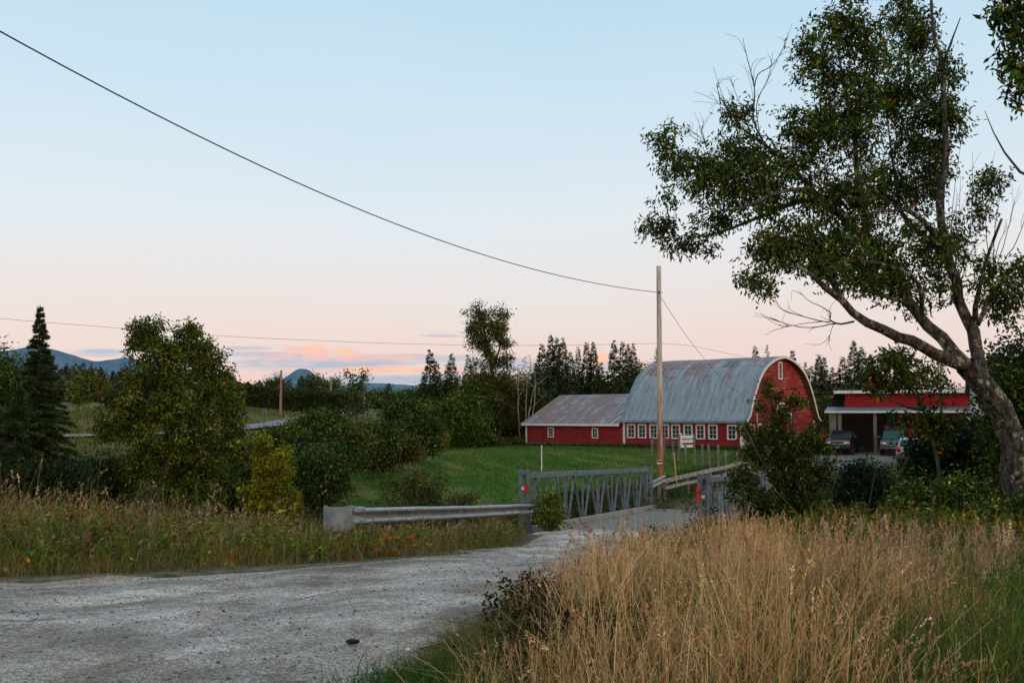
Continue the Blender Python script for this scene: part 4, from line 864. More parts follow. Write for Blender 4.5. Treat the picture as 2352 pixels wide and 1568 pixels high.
# ------------------------------------------------------------------ utility pole, sign, wires
M_pole = None
m, nt, out = new_mat('stained_pole_wood'); b = N(nt, 'ShaderNodeBsdfPrincipled'); b.inputs['Roughness'].default_value = .85; b.inputs['Specular IOR Level'].default_value = .2
tcx = N(nt, 'ShaderNodeTexCoord'); sx = N(nt, 'ShaderNodeSeparateXYZ'); Lk(nt, tcx.outputs['Object'], sx.inputs[0])
c = ramp(nt, noise(nt, 10, 6, stretch=(1, 1, .12)), [(.35, (.36, .32, .285)), (.65, (.58, .55, .51))])
st = mth(nt, 'ADD', mth(nt, 'MULTIPLY', noise(nt, 5, 6, stretch=(1.3, 1.3, .14)), 1.0), mth(nt, 'MULTIPLY', sx.outputs[2], -.085)); c = mixc(nt, ramp(nt, st, [(.0, (1, 1, 1)), (.12, (.85, .85, .85)), (.35, (.0, .0, .0))] if 0 else [(.0, (0, 0, 0)), (.02, (0, 0, 0)), (.32, (1, 1, 1))]), c, ramp(nt, noise(nt, 9, 5, stretch=(1, 1, .2)), [(.4, (.2, .065, .02)), (.65, (.36, .15, .05))]))
Lk(nt, c, b.inputs['Base Color']); Lk(nt, b.outputs[0], out.inputs[0]); M_pole = m
pd = 52.; pb_ = P(1517, 1100, pd); pt = P(1513, 611, pd); zg = H1(pb_[0], pb_[1]); pb_[2] = zg
pole = thing('utility_pole', 'bare wooden utility pole, pale above and rust stained below, in front of the barn', 'utility pole', pb_)
m = MB(); m.tube([pb_ + (pt - pb_) * t - (0 if t else np.array([0, 0, .5])) for t in np.linspace(0, 1, 14)], np.linspace(.155, .122, 14), 14); m.build('shaft', M_pole, pole, off=pb_, smooth=True)
m = MB(); q_ = P(1513.6, 671, pd); m.tube([q_ + [-.2, -.02, 0], q_ + [.2, -.02, 0]], .018, 6); m.b6(q_[0] - .03, q_[0] + .03, q_[1] - .19, q_[1] - .11, q_[2] - .1, q_[2] + .06); m.build('cable_bracket', M_steeld, pole, off=pb_)
# small posted notice: white edge, red field with black corners, white strip below
sgn = thing('posted_notice', 'small red, black and white notice fixed low on the utility pole', 'sign', P(1515, 1057, pd - .17))
so_ = np.array(sgn.location); y_ = so_[1]
def zz_(zx, zy): return P((zx / 11.2 + 2560) * .5742, (zy / 11.2 + 1780) * .5742, pd - .17)
def flat(name, pts, mat, dy):
    m = MB(); v = [zz_(*p) - [0, dy, 0] for p in pts]; v2 = [a + np.array([0, .008, 0]) for a in v]; n_ = len(v); m.add(v + v2, [tuple(range(n_)), tuple(range(2 * n_ - 1, n_ - 1, -1))] + [(i, (i + 1) % n_, n_ + (i + 1) % n_, n_ + i) for i in range(n_)]); m.build(name, mat, sgn, off=so_)
M_swhite = simple('sign_white', (.62, .62, .6), (.7, .7, .68), 20, .5); M_sred = simple('sign_red', (.5, .005, .02), (.56, .01, .025), 20, .4); M_sblk = simple('sign_black', (.01, .014, .018), (.02, .024, .028), 20, .4)
flat('board', [(765, 835), (1000, 835), (1000, 650), (765, 650)], M_swhite, 0); flat('red_field', [(780, 775), (992, 775), (992, 712), (925, 712), (915, 665), (845, 665), (835, 712), (780, 712)], M_sred, .01)
flat('black_corner', [(778, 711), (834, 711), (843, 665), (778, 665)], M_sblk, .01); flat('black_corner', [(926, 711), (994, 711), (994, 665), (917, 665)], M_sblk, .01)
def wire(name, pts, r, label, cat='cable'):
    p, rr = resample(pts, r, 1.2); V, Fc = tube_np(p, rr, 5); return tag(mesh_np(name, V, [Fc], M_cable, smooth=True), label, cat)
# main cable: straight in plan from the pole to the next pole behind the camera on the left
A = P(1509, 671, pd); xa, ya = A[0], A[1]; xb, yb_ = -14.0, 11.0
tgt = [(-120, 12), (0, 72), (150, 147), (300, 228), (500, 337), (700, 433), (1000, 546), (1200, 610), (1350, 648), (1509, 671)]
tt = []; zq = []
for px, py in tgt:
    k = (px - 1176) / FPX; s = 0.
    # y scales differently with height, iterate
    d = ya
    for _ in range(30):
        r_ = ray(px, py); xr_, yr_ = r_[0] / r_[1], 1.0; s = (xa - xr_ * ya) / (xr_ * (yb_ - ya) - (xb - xa)); d = ya + s * (yb_ - ya)
    tt.append(s); zq.append(P(px, py, d)[2])
tt = np.array(tt); cf = np.polyfit(tt, zq, 3); sv = np.linspace(0, max(tt) + .1, 60)
wire('overhead_cable', [(xa + s * (xb - xa), ya + s * (yb_ - ya), np.polyval(cf, s)) for s in sv], .017, 'thick black overhead cable sloping from the upper left sky to the pole')
wire('overhead_cable', [P(px, py, d) for px, py, d in ((-150, 719, 44), (0, 731.5, 45), (245, 751, 47), (490, 770, 48.5), (750, 783, 50), (1000, 791, 51), (1250, 793, 51.6), (1515, 788.5, 52))], .008, 'very thin nearly level wire crossing the sky low down to the pole')
wire('overhead_cable', [P(px, py, d) for px, py, d in ((1515, 788.5, 52), (1580, 793, 58), (1650, 807, 66), (1720, 822, 76), (1800, 846, 90))], .009, 'thin wire running from the pole away over the barn ridge')
gm = np.array([BX + .659 * 1.1, BY + .753 * 1.1, EYE + .0]); gp = P(1705, 907, 85.2)
wire('overhead_cable', [P(1519, 684, pd), P(1570, 762, 60.5), P(1630, 838, 71), P(1675, 887, 79.5), gp + [0, -.5, 0]], .013, 'black service cable sagging from the pole to the barn gable')
# far poles
FP = [(646, 850, 215, 'tallest of the far wooden poles, beside the cedar hedge'), (760, 872, 290, 'brown far pole in front of the right part of the cedar hedge'), (836, 890, 300, 'thin pale far pole right of the cedar hedge'), (896, 892, 330, 'rightmost of the four far poles, nearest the spruces')]
fpo = []
for px, pt_, d, lab in FP:
    p = P(px, pt_, d); g = H1(p[0], p[1]); m = MB(); m.tube([(p[0], p[1], g - .5), (p[0], p[1], p[2])], [.3 * d / 215, .22 * d / 215], 8); ck = MB()
    t = thing('utility_pole', lab, 'utility pole', (p[0], p[1], g), 0, 'far utility poles along the road'); m.build('shaft', M_barkpale if px == 836 else simple('far_pole_wood', (.2, .13, .08), (.3, .21, .13), 2, .9), t, off=(p[0], p[1], g))
    m = MB(); m.b6(p[0] - .1, p[0] + .1, p[1] - .3, p[1] - .2, p[2] - 4.0, p[2] - 3.8); m.build('insulator', M_steeld, t, off=(p[0], p[1], g)); fpo.append(p)
def sag(a, b, s): return [a + (b - a) * t - np.array([0, 0, 4 * s * t * (1 - t)]) for t in np.linspace(0, 1, 12)]
z4 = np.array([0, -.25, -3.9]); wire('overhead_cable', sag(fpo[0] + z4, P(761, 905, 290), 1.6), .045, 'sagging wire between the first and second far poles before the hedge')
wire('overhead_cable', sag(P(420, 905, 175), fpo[0] + z4, 1.2), .04, 'sagging wire from the tallest far pole to the left behind the big tree')
# road sign (its grey back)
p = P(607, 946, 160); g = H1(p[0], p[1]); t = thing('road_sign', 'grey back of a diamond road sign beside the far paved road', 'road sign', (p[0], p[1], g))
m = MB(); a = .64; m.add([p + [-a, 0, 0], p + [0, 0, -a], p + [a, 0, 0], p + [0, 0, a], p + [-a, .03, 0], p + [0, .03, -a], p + [a, .03, 0], p + [0, .03, a]], [(0, 1, 2, 3), (7, 6, 5, 4), (0, 4, 5, 1), (1, 5, 6, 2), (2, 6, 7, 3), (3, 7, 4, 0)]); m.build('sign_plate', M_steel, t, off=(p[0], p[1], g))
m = MB(); m.b6(p[0] - .06, p[0] + .06, p[1] - .06, p[1] - .01, g - .3, p[2] + .4); m.b6(p[0] - .25, p[0] + .25, p[1] - .05, p[1] - .01, p[2] - .75, p[2] - .6) if 0 else None; m.build('post', M_steeld, t, off=(p[0], p[1], g))
# field stakes
p = P(1244, 1075, 66); g = H1(p[0], p[1]); tp_ = P(1244, 1021, 66); t = thing('marker_stake', 'thin white stake standing in the hayfield before the barn wing', 'stake', (p[0], p[1], g))
m = MB(); m.tube([(p[0], p[1], g - .2), (tp_[0], tp_[1], tp_[2] - .08)], .045, 6); m.build('shaft', M_white, t, off=(p[0], p[1], g)); m = MB(); m.tube([(tp_[0], tp_[1], tp_[2] - .08), (tp_[0], tp_[1], tp_[2])], .05, 6); m.build('cap', simple('ochre_paint', (.35, .2, .04), (.4, .24, .06), 4), t, off=(p[0], p[1], g))
M_yel = simple('yellow_sleeve', (.5, .28, .02), (.56, .33, .04), 4, .5); M_tan = simple('tan_rod', (.5, .36, .2), (.56, .42, .25), 4, .6)
pa, pb2 = P(1553, 1097, 53), P(1547.5, 1039, 53); g = H1(pa[0], pa[1]); t = thing('marker_rod', 'leaning yellow marker rod in the grass right of the utility pole', 'rod', (pa[0], pa[1], g))
m = MB(); m.tube([pa + (pb2 - pa) * u for u in (-.4, .39)], .03, 6); m.tube([pa + (pb2 - pa) * u for u in (.61, 1)], .03, 6); m.build('shaft', M_tan, t, off=(pa[0], pa[1], g)); m = MB(); m.tube([pa + (pb2 - pa) * u for u in (.39, .61)], .036, 6); m.build('sleeve', M_yel, t, off=(pa[0], pa[1], g))
for (px, pt_, pb3, d, lab) in ((1020, 1005, 1027, 92, 'weathered post at the far edge of the hayfield'), (850, 1042, 1058, 78, 'small leaning post at the left edge of the hayfield'), (1283, 960, 1010, 106, None)):
    if lab is None: continue
    p = P(px, pt_, d); g = H1(p[0], p[1]); m = MB(); m.tube([(p[0] + .08, p[1], g - .3), (p[0], p[1], max(p[2], g + .8))], [.14, .11], 7); tag(m.build('fence_post', M_wood, None), lab, 'post', 'old posts along the hayfield edge')
# small things on the road
def rock(p, r, name, label, cat, mat):
    import bmesh
    bm_ = bmesh.new(); bmesh.ops.create_icosphere(bm_, subdivisions=2, radius=1)
    for v in bm_.verts: s = 1 + .35 * (fbm(np.array(v.co.x * 2 + 5), np.array(v.co.y * 2 + v.co.z * 3), 9, 2) - .5); v.co = Vector((v.co.x * r[0] * s, v.co.y * r[1] * s, v.co.z * r[2] * s))
    me = bpy.data.meshes.new(name); bm_.to_mesh(me); bm_.free(); me.materials.append(mat); o = bpy.data.objects.new(name, me); COL.objects.link(o); o.location = p; tag(o, label, cat)
def onroad(px, py):
    d = 6.0
    for _ in range(40): p = P(px, py, d); d += (p[2] - H1(p[0], p[1]) - .02) * 1.5; d = max(3, min(30, d))
    return [float(v) for v in P(px, py, d)]
rock(onroad(810, 1472), (.055, .04, .02), 'dirt_clod', 'dark clod of dirt lying on the pale gravel road', 'clod', M_dark)
rock(onroad(938, 1491), (.022, .018, .014), 'stone', 'white stone at the grassy edge of the gravel road', 'stone', M_white)
# ------------------------------------------------------------------ vehicles (x forward, origin on the ground under the middle)
def paint(name, c, rough=.25):
    return simple(name, c, tuple(v * 1.15 for v in c), 2, rough, 0, spec=.5)
M_teal = paint('teal_paint', (.007, .045, .052)); M_vwhite = paint('pearl_paint', (.36, .345, .32)); M_chrome = simple('chrome', (.4, .42, .44), (.5, .52, .54), 8, .25, 0, metal=.7)
M_lamp = simple('lamp_lens', (.5, .52, .52), (.65, .66, .66), 14, .2); M_amber = simple('amber_lens', (.6, .2, .03), (.7, .28, .05), 10, .3); M_tail = simple('tail_lens', (.45, .01, .012), (.55, .02, .02), 10, .3); M_plate = simple('green_plate', (.02, .2, .13), (.03, .24, .16), 12, .5); M_vglass = simple('vehicle_glass', (.012, .06, .08), (.02, .085, .105), 1.5, .12, 0, spec=.6)
def body_loft(secs):
    """secs: list of (x, [(y,z)...half section]) mirrored and joined"""
    m = MB(); n = len(secs[0][1]); pts = []
    for x, hs in secs: pts += [(x, y, z) for y, z in hs] + [(x, -y, z) for y, z in reversed(hs)]
    k = 2 * n; f = []
    for i in range(len(secs) - 1):
        for j in range(k): f.append((i * k + j, i * k + (j + 1) % k, (i + 1) * k + (j + 1) % k, (i + 1) * k + j))
    f += [tuple(range(k)), tuple(range((len(secs) - 1) * k, len(secs) * k))[::-1]]
    m.add(pts, f); return m
def wheel(t, x, y, r=.36, w=.24):
    s = 1 if y > 0 else -1; m = MB(); n = 20
    prof = [(r - .1, -w / 2), (r - .02, -w / 2), (r, -w / 2 + .03), (r, w / 2 - .03), (r - .02, w / 2), (r - .1, w / 2)]; V = []
    for i in range(n):
        a = 2 * math.pi * i / n
        V += [(x + p * math.cos(a), y + q, r + p * math.sin(a)) for p, q in prof]
    kk = len(prof); m.add(V, [(i * kk + j, i * kk + j + 1, ((i + 1) % n) * kk + j + 1, ((i + 1) % n) * kk + j) for i in range(n) for j in range(kk - 1)])
    wo = m.build('wheel', M_rubber, t, smooth=False)
    m = MB(); c = [(x + (r - .1) * math.cos(2 * math.pi * i / n), y + s * (w / 2 - .03), r + (r - .1) * math.sin(2 * math.pi * i / n)) for i in range(n)]; m.add(c + [(x, y + s * (w / 2 - .07), r)], [(i, (i + 1) % n, n) for i in range(n)]); m.build('rim', M_chrome, wo)
def pickup(label, loc, rz, mat, chrome_bar):
    t = thing('pickup_truck', label, 'pickup truck', loc, rz)
    hw_ = .92
    body_loft([(2.62, [(.82, .45), (.86, .62), (.8, 1.0), (.7, 1.06)]), (2.5, [(hw_, .4), (hw_, .66), (.9, 1.04), (.78, 1.12)]), (1.15, [(hw_, .36), (.95, .7), (.92, 1.12), (.82, 1.2)]), (1.1, [(hw_, .36), (.95, .7), (.93, 1.12), (.84, 1.2)]), (-.5, [(hw_, .36), (.95, .7), (.93, 1.12), (.86, 1.18)]), (-.55, [(hw_, .36), (.95, .7), (.93, 1.1), (.9, 1.14)]), (-2.6, [(hw_, .42), (.94, .7), (.93, 1.1), (.9, 1.14)])]).build('body', mat, t, bevel=.03)
    body_loft([(1.12, [(.80, 1.18), (.78, 1.2)]), (.45, [(.84, 1.18), (.68, 1.74)]), (-.2, [(.84, 1.18), (.67, 1.78)]), (-.42, [(.84, 1.18), (.66, 1.7)]), (-.55, [(.84, 1.16), (.8, 1.2)])]).build('cab', mat, t, bevel=.03)
    def quadp(name, pts, mt): m = MB(); m.add(pts, [(0, 1, 2, 3)]); return m.build(name, mt, t)
    quadp('windscreen', [(1.05, -.72, 1.24), (1.05, .72, 1.24), (.5, .6, 1.7), (.5, -.6, 1.7)], M_vglass)
    for s in (1, -1):
        quadp('side_window', [(.72, s * .832, 1.24), (.02, s * .835, 1.24), (-.0, s * .715, 1.68), (.4, s * .71, 1.68)], M_vglass)
        quadp('side_window', [(-.05, s * .835, 1.24), (-.42, s * .83, 1.24), (-.34, s * .72, 1.64), (-.07, s * .715, 1.68)], M_vglass)
        m = MB(); m.b6(.72, .86, min(s * .9, s * 1.12), max(s * .9, s * 1.12), 1.2, 1.38); m.build('mirror', mat, t, bevel=.02)
        m = MB(); m.b6(2.53, 2.64, min(s * .5, s * .74), max(s * .5, s * .74), .76, .97); m.build('headlight', M_lamp, t, bevel=.02)
        m = MB(); m.b6(2.42, 2.62, min(s * .745, s * .89), max(s * .745, s * .89), .76, .97); m.build('indicator', M_amber, t, bevel=.02)
        for x in (1.62, -1.7): wheel(t, x, s * .84)
    m = MB(); m.b6(2.6, 2.66, -.48, .48, .73, .77); m.b6(2.6, 2.66, -.48, .48, .97, 1.01); m.b6(2.6, 2.66, -.48, -.44, .77, .97); m.b6(2.6, 2.66, .44, .48, .77, .97)
    if chrome_bar: m.b6(2.6, 2.66, -.439, .439, .855, .885)
    g = m.build('grille', M_chrome, t); m = MB(); m.b6(2.6, 2.63, -.439, .439, .771, .969); m.build('mesh_insert', M_steeld, g)
    m = MB(); m.b6(2.58, 2.76, -.9, .9, .44, .64); m.build('bumper', mat if not chrome_bar else M_steeld, t, bevel=.04)
    m = MB(); m.b6(2.761, 2.775, -.16, .16, .47, .6); m.build('licence_plate', M_plate, t)
    return t
def text_mesh(body, size, mat, parent, loc, rot, name):
    cu = bpy.data.curves.new('t', 'FONT'); cu.body = body; cu.size = size; cu.align_x = 'CENTER'; cu.align_y = 'CENTER'; cu.extrude = .006
    tmp = bpy.data.objects.new('t', cu); COL.objects.link(tmp); bpy.context.view_layer.update(); me = bpy.data.meshes.new_from_object(tmp.evaluated_get(bpy.context.evaluated_depsgraph_get())); bpy.data.objects.remove(tmp); bpy.data.curves.remove(cu)
    me.name = name; me.materials.append(mat); o = bpy.data.objects.new(name, me); COL.objects.link(o); o.parent = parent; o.location = loc; o.rotation_euler = rot; return o
p = P(1924, 1030, 74.6); fz = R(-118); fwd = np.array([math.cos(fz), math.sin(fz)])
c0 = np.array([p[0], p[1]]) - fwd * 2.5; gz_ = H1(c0[0], c0[1]) + .03
tk = pickup('black pickup truck with a bright grille parked at the left of the open shed', (c0[0], c0[1], gz_), fz, M_black, False)
text_mesh('GMC', .2, M_tail, tk, (2.668, 0, .868), (R(90), 0, R(90)), 'badge')
p = P(2052, 1025, 73); fz = R(-112); fwd = np.array([math.cos(fz), math.sin(fz)]); c0 = np.array([p[0], p[1]]) - fwd * 2.5
pickup('teal pickup truck half hidden behind the white car', (c0[0], c0[1], H1(c0[0], c0[1]) + .03), fz, M_teal, True)
# white estate car seen from behind
p = P(2091, 1040, 65); fz = R(62); fwd = np.array([math.cos(fz), math.sin(fz)]); c0 = np.array([p[0], p[1]]) + fwd * 2.2
t = thing('white_car', 'white hatchback seen from behind on the drive, partly behind leaves', 'car', (c0[0], c0[1], H1(c0[0], c0[1]) + .03), fz)
body_loft([(2.2, [(.7, .4), (.75, .6), (.7, .75)]), (2.0, [(.86, .32), (.9, .62), (.84, .86)]), (1.0, [(.9, .3), (.92, .68), (.86, 1.0)]), (-1.9, [(.9, .32), (.92, .7), (.86, 1.06)]), (-2.15, [(.86, .36), (.9, .7), (.82, 1.04)])]).build('body', M_vwhite, t, bevel=.04)
body_loft([(1.0, [(.8, .98), (.76, 1.0)]), (.2, [(.85, 1.0), (.66, 1.56)]), (-1.3, [(.85, 1.04), (.68, 1.66)]), (-1.85, [(.85, 1.04), (.66, 1.58)]), (-2.14, [(.82, 1.03), (.78, 1.06)])]).build('cabin', M_vwhite, t, bevel=.03)
def quadp(name, pts, mt): m = MB(); m.add(pts, [(0, 1, 2, 3)]); return m.build(name, mt, t)
quadp('rear_window', [(-2.145, .68, 1.1), (-2.145, -.68, 1.1), (-1.9, -.58, 1.53), (-1.9, .58, 1.53)], M_vglass); quadp('windscreen', [(.98, -.7, 1.03), (.98, .7, 1.03), (.3, .6, 1.52), (.3, -.6, 1.52)], M_vglass)
for s in (1, -1):
    quadp('side_window', [(.5, s * .862, 1.06), (-1.5, s * .862, 1.1), (-1.35, s * .735, 1.55), (.12, s * .735, 1.5)], M_vglass)
    m = MB(); m.b6(-2.2, -2.0, min(s * .66, s * .905), max(s * .66, s * .905), .78, 1.06); m.build('tail_light', M_tail, t, bevel=.03)
    for x in (1.35, -1.35): wheel(t, x, s * .82, .33, .21)
m = MB(); m.b6(-2.32, -2.1, -.88, .88, .36, .62); m.build('bumper', M_steeld, t, bevel=.04); m = MB(); m.b6(-2.34, -2.322, -.7, .7, .37, .41); m.build('bumper_trim', M_chrome, t); m = MB(); m.b6(-2.21, -2.17, -.2, .2, .78, .92); m.build('licence_plate', M_plate, t)
# ------------------------------------------------------------------ the big leaning tree, right foreground
D = 16.0; GAPK = 1.2
limbs = [([(2362,1180,.2),(2342,1117,.1),(2324,1037,0),(2307,967,0),(2283,915,-.1),(2255,877,-.1),(2217,839,-.2)], .225, .165),
 ([(2217,839,-.2),(2182,826,-.3),(2154,814,-.4),(2112,790,-.6),(2067,776,-.9),(2044,764,-1),(1968,728,-1.2),(1932,687,-1.4),(1901,666,-1.5),(1870,636,-1.6),(1829,610,-1.7),(1809,574,-1.9)], .115, .018),
 ([(2225,845,-.2),(2182,793,-.1),(2137,752,0),(2088,696,.2),(2039,605,.3),(1993,549,.4),(1932,497,.5),(1870,441,.5),(1814,379,.6),(1757,333,.6),(1706,297,.7),(1655,225,.7)], .115, .01),
 ([(2257,872,-.1),(2248,835,.1),(2234,759,.3),(2206,696,.5),(2198,646,.6),(2173,579,.8),(2162,502,.9),(2160,436,1),(2168,400,1),(2175,333,1.1),(2170,282,1.1),(2165,205,1.2),(2165,149,1.2),(2147,92,1.3),(2139,0,1.3),(2136,-60,1.3)], .108, .017),
 ([(2165,149,1.2),(2178,118,1.2),(2190,80,1.1),(2206,41,1.1)], .03, .008),
 ([(1870,441,.5),(1839,436,0),(1788,441,-.5),(1706,477,-1),(1634,487,-1.3)], .05, .012),
 ([(1885,455,.5),(1820,468,1),(1747,497,1.4),(1696,518,1.6),(1650,536,1.8),(1585,545,2)], .05, .01),
 ([(2147,540,.8),(2111,500,.2),(2091,485,0),(2034,485,-.3),(1937,500,-.6)], .05, .015),
 ([(2198,646,.6),(2173,590,1.2),(2121,543,1.8),(2070,487,2.2),(2060,436,2.4),(2050,369,2.6),(2035,250,2.6)], .07, .012),
 ([(2070,472,2.2),(2003,431,1.6),(1942,400,1.2)], .045, .012),
 ([(2240,735,.3),(2239,718,.2),(2252,650,-.2),(2260,615,-.3),(2301,502,-.6)], .05, .02),
 ([(2246,745,.3),(2290,660,.8),(2332,610,1),(2380,560,1.2)], .045, .015),
 ([(1932,687,-1.4),(1916,651,-1.2),(1885,600,-1),(1860,554,-.8)], .06, .015),
 ([(2105,702,.2),(2080,695,-.3),(2020,678,-.6),(1985,668,-.8)], .04, .01),
 ([(2120,740,0),(2100,640,-.8),(1990,600,-1.2),(1860,610,-1.5),(1780,618,-1.6)], .04, .008),
 ([(1968,400,.5),(1960,300,.4),(1940,200,.4),(1920,90,.4)], .045, .01), ([(1993,549,.4),(1975,420,.2),(1968,400,.5)], .06, .045),
 ([(2090,240,2.6),(2085,120,2.6),(2090,30,2.6)], .03, .008), ([(2035,250,2.6),(2090,240,2.6)], .02, .02)]
blobs = [(1525,315,40,42,.5),(1555,375,55,50,.6),(1530,455,50,25,1.5),(1620,410,85,70,.3,1.1),(1690,345,75,60,.6),(1700,262,45,40,.8),(1515,525,45,40,2),(1585,560,70,35,2,1.1),(1650,500,70,40,1,.8),(1745,430,100,85,.4,1.2),(1850,320,85,100,.4,1.1),
 (1880,130,68,85,.4,1.1),(1930,45,60,55,.4,1.2),(1985,110,75,85,.5,1.0),(1950,270,95,120,.5,1.25),(2060,45,45,60,2.6),(2105,100,60,70,2.4),(2050,215,85,95,2,1.3),(2140,235,55,75,1.5,1.2),(1930,450,110,90,.3,1.2),(1850,560,100,75,-1,1.15),
 (1770,570,75,55,-1.2,.8),(2045,420,85,85,2,1.1),(2110,330,75,70,1.8,1.3),(2190,270,36,65,1.2,1.1),(2120,440,60,60,1.6,.7),(2275,410,45,42,.5,.8),(1725,640,42,26,-1.7),(1760,660,40,26,-1.7,.7),(2240,480,50,70,.5,.35),(2090,600,130,130,.3,.5),(2040,640,75,45,.2,.8),(2125,560,60,65,.8,.8),(2195,560,40,70,1,.6),(1975,640,60,40,-.6,.7),(2150,380,50,60,1.4,.9),(1990,560,80,70,0,.8),(1930,590,80,60,-1,.9),(2170,160,45,60,1.4,.9),(2110,60,50,60,2,.9),(2160,660,60,60,.6,.4),
 (2300,690,60,65,.6,.9),(2345,640,40,60,.8,.9),(1890,620,60,50,-1.4,.6),(2050,818,60,28,-.8,.7),(2120,850,60,30,-.6,.6),(1970,-50,80,50,.4),(2090,-40,60,45,2.5),(2255,620,40,50,0,.4)]
twigs = []
def bare(px, py, dd, ex, ey, n=6, spread=60, r=.008):
    base = P(px, py, dd); 
    for i in range(n):
        fx, fy = px + (ex - px) * rng.uniform(.55, 1.1) + rng.normal(0, spread * .5), py + (ey - py) * rng.uniform(.6, 1.1) + rng.normal(0, spread * .35)
        mx, my = px + (fx - px) * .5 + rng.normal(0, spread * .15), py + (fy - py) * .5 + rng.normal(0, spread * .15); de = rng.normal(0, .35)
        pts, rr = resample([base, P(mx, my, dd + de * .5), P(fx, fy, dd + de)], np.linspace(r, .0025, 3), .12, .6); twigs.append((pts, rr))
        for k in range(3):
            j = int(len(pts) * rng.uniform(.35, .85)); q = pts[j] + (pts[-1] - pts[0]) * rng.uniform(.15, .4) + rng.normal(0, .16, 3); twigs.append(resample([pts[j], (pts[j] + q) / 2 + rng.normal(0, .03, 3), q], np.linspace(.004, .002, 3), .12, .3))
def twig(pp, dd, r):
    pts, rr = resample([P(a, b_, dd + rng.normal(0, .04)) for a, b_ in pp], np.linspace(r, .003, len(pp)), .1, .4); twigs.append((pts, rr))
    for k in range(max(4, len(pts) // 3)):
        j = int(len(pts) * rng.uniform(.25, .95)); L_ = rng.uniform(.12, .45); t_ = pts[min(j + 1, len(pts) - 1)] - pts[j - 1]; t_ /= np.linalg.norm(t_); v_ = t_ * .7 + rng.normal(0, .6, 3); v_[2] += .25; q = pts[j] + v_ * L_
        twigs.append(resample([pts[j], pts[j] + t_ * L_ * .4 + (q - pts[j]) * .25, q], np.linspace(.005, .002, 3), .07, .3))
twig([(1962,738),(1921,743),(1906,733),(1908,718),(1890,705),(1860,692),(1835,668)], 15, .016); twig([(1921,743),(1906,745),(1870,752),(1813,746),(1768,728)], 15, .011); twig([(1906,740),(1890,738),(1839,725),(1798,712),(1783,692)], 15, .010); twig([(1915,745),(1911,752),(1906,769)], 15, .007); twig([(1890,738),(1850,742),(1800,752)], 15, .007)
twig([(1757,333),(1735,290),(1732,195),(1716,133),(1706,87)], 16.6, .016); twig([(1733,200),(1740,172),(1768,154),(1793,123),(1819,56)], 16.6, .011); twig([(1745,310),(1740,230),(1765,180),(1775,120)], 16.5, .009); twig([(1720,297),(1700,240),(1680,190)], 16.6, .009); twig([(1655,240),(1650,215),(1648,205)], 16.7, .012)
twig([(2067,472),(2040,560),(2035,610)], 15.4, .008); bare(1700, 300, 16.7, 1640, 170, 4, 30);  bare(2185, 700, 16.4, 2240, 320, 5, 60, .01); bare(1620, 330, 16.6, 1560, 290, 4, 40); bare(2280, 640, 16, 2330, 420, 5, 60, .01)
bare(2000, 820, 15, 1900, 950, 3, 60, .012)
tree('shade_tree', 'large leaning tree with lichen spotted trunk and spreading limbs in the right foreground', 'tree', D, limbs, blobs, 3900, 14, .11, .092, 'front', seg=.3, bark=M_lichen, shell=.5, droop=.85, extra=twigs, rfac=.012, rmin=.004, wid=.18, knob=.35, lift=.3)
GAPK = 2.0
twigs = []
tree('corner_tree', 'tree mostly outside the picture whose leafy branches hang into the top right corner', 'tree', 13.0, [([(2720,1150,0),(2700,700,0),(2650,300,.2),(2560,60,.4)], .22, .09), ([(2690,600,0),(2560,350,.1),(2450,200,0),(2350,90,0),(2310,40,0)], .09, .012), ([(2640,560,0),(2480,440,.2),(2352,402,.2),(2300,340,.2),(2262,255,.3)], .035, .004)],
     [(2310,35,50,55),(2335,100,48,60),(2340,175,32,50),(2352,235,24,36),(2400,150,60,90),(2450,60,80,80),(2370,20,60,50),(2500,200,80,90),(2600,50,120,120),(2350,-50,80,50)], 330, 17, .13, .11, 'front', seg=.3, shell=.5, droop=.85, wid=.19)
# ------------------------------------------------------------------ trees of the right hand thicket
bush('dark_shrub', 'dark broad leaved thicket growing before the shed and the trunk', 'shrub', 21, 2185, 935, 1150, 100, 280, 26, .26, .15, [(5, (.014, .03, .012)), (3, (.026, .048, .016)), (.12, OR)], lobes=6, shell=.55, cv=.25)
bush('dark_shrub', 'dense dark leafy tangle to the right of the leaning trunk', 'shrub', 19, 2366, 715, 1150, 105, 560, 26, .25, .14, [(5, GD), (3, GM), (.12, OR), (.6, GB)], lobes=8, shell=.5, taper=.8)
tree('orange_leaved_sapling', 'slender sapling with clusters of orange leaves under the lowest limb', 'sapling', 20, [([(2150,1130,0),(2140,1000,0),(2110,920,0),(2075,865,0),(2050,820,0)], .045, .008), ([(2120,940,0),(2070,930,-.2),(2030,905,-.3),(1985,880,-.4)], .03, .006), ([(2140,1000,0),(2165,930,.2),(2160,880,.2)], .03, .008)], [(2012,850,32,26),(2055,832,40,28),(2090,868,40,28,0,.7),(2030,890,40,24,0,.4),(2125,915,42,34,0,.3),(2062,955,20,26,0,.35),(2150,985,42,60),(2165,890,40,30,0,.3),(2098,965,24,24,0,.5)], 165, 13, .14, .125, [(4, GD), (3, GM), (.9, OR), (.4, YE)], seg=.3, shell=.6, droop=.9, wid=.2)
bush('dark_shrub', 'dark leafy shrub in front of the white house left of the trunk', 'shrub', 24, 2243, 925, 1090, 52, 190, 22, .2, .15, [(5, (.014, .03, .012)), (3, (.026, .048, .016))], lobes=6, shell=.55)
bush('dark_shrub', 'rounded very dark green bush below the parked cars', 'shrub', 25, 1985, 1032, 1215, 78, 330, 26, .24, .13, [(5, (.012, .027, .014)), (3, (.022, .046, .018))], lobes=5, shell=.45, cv=.2)
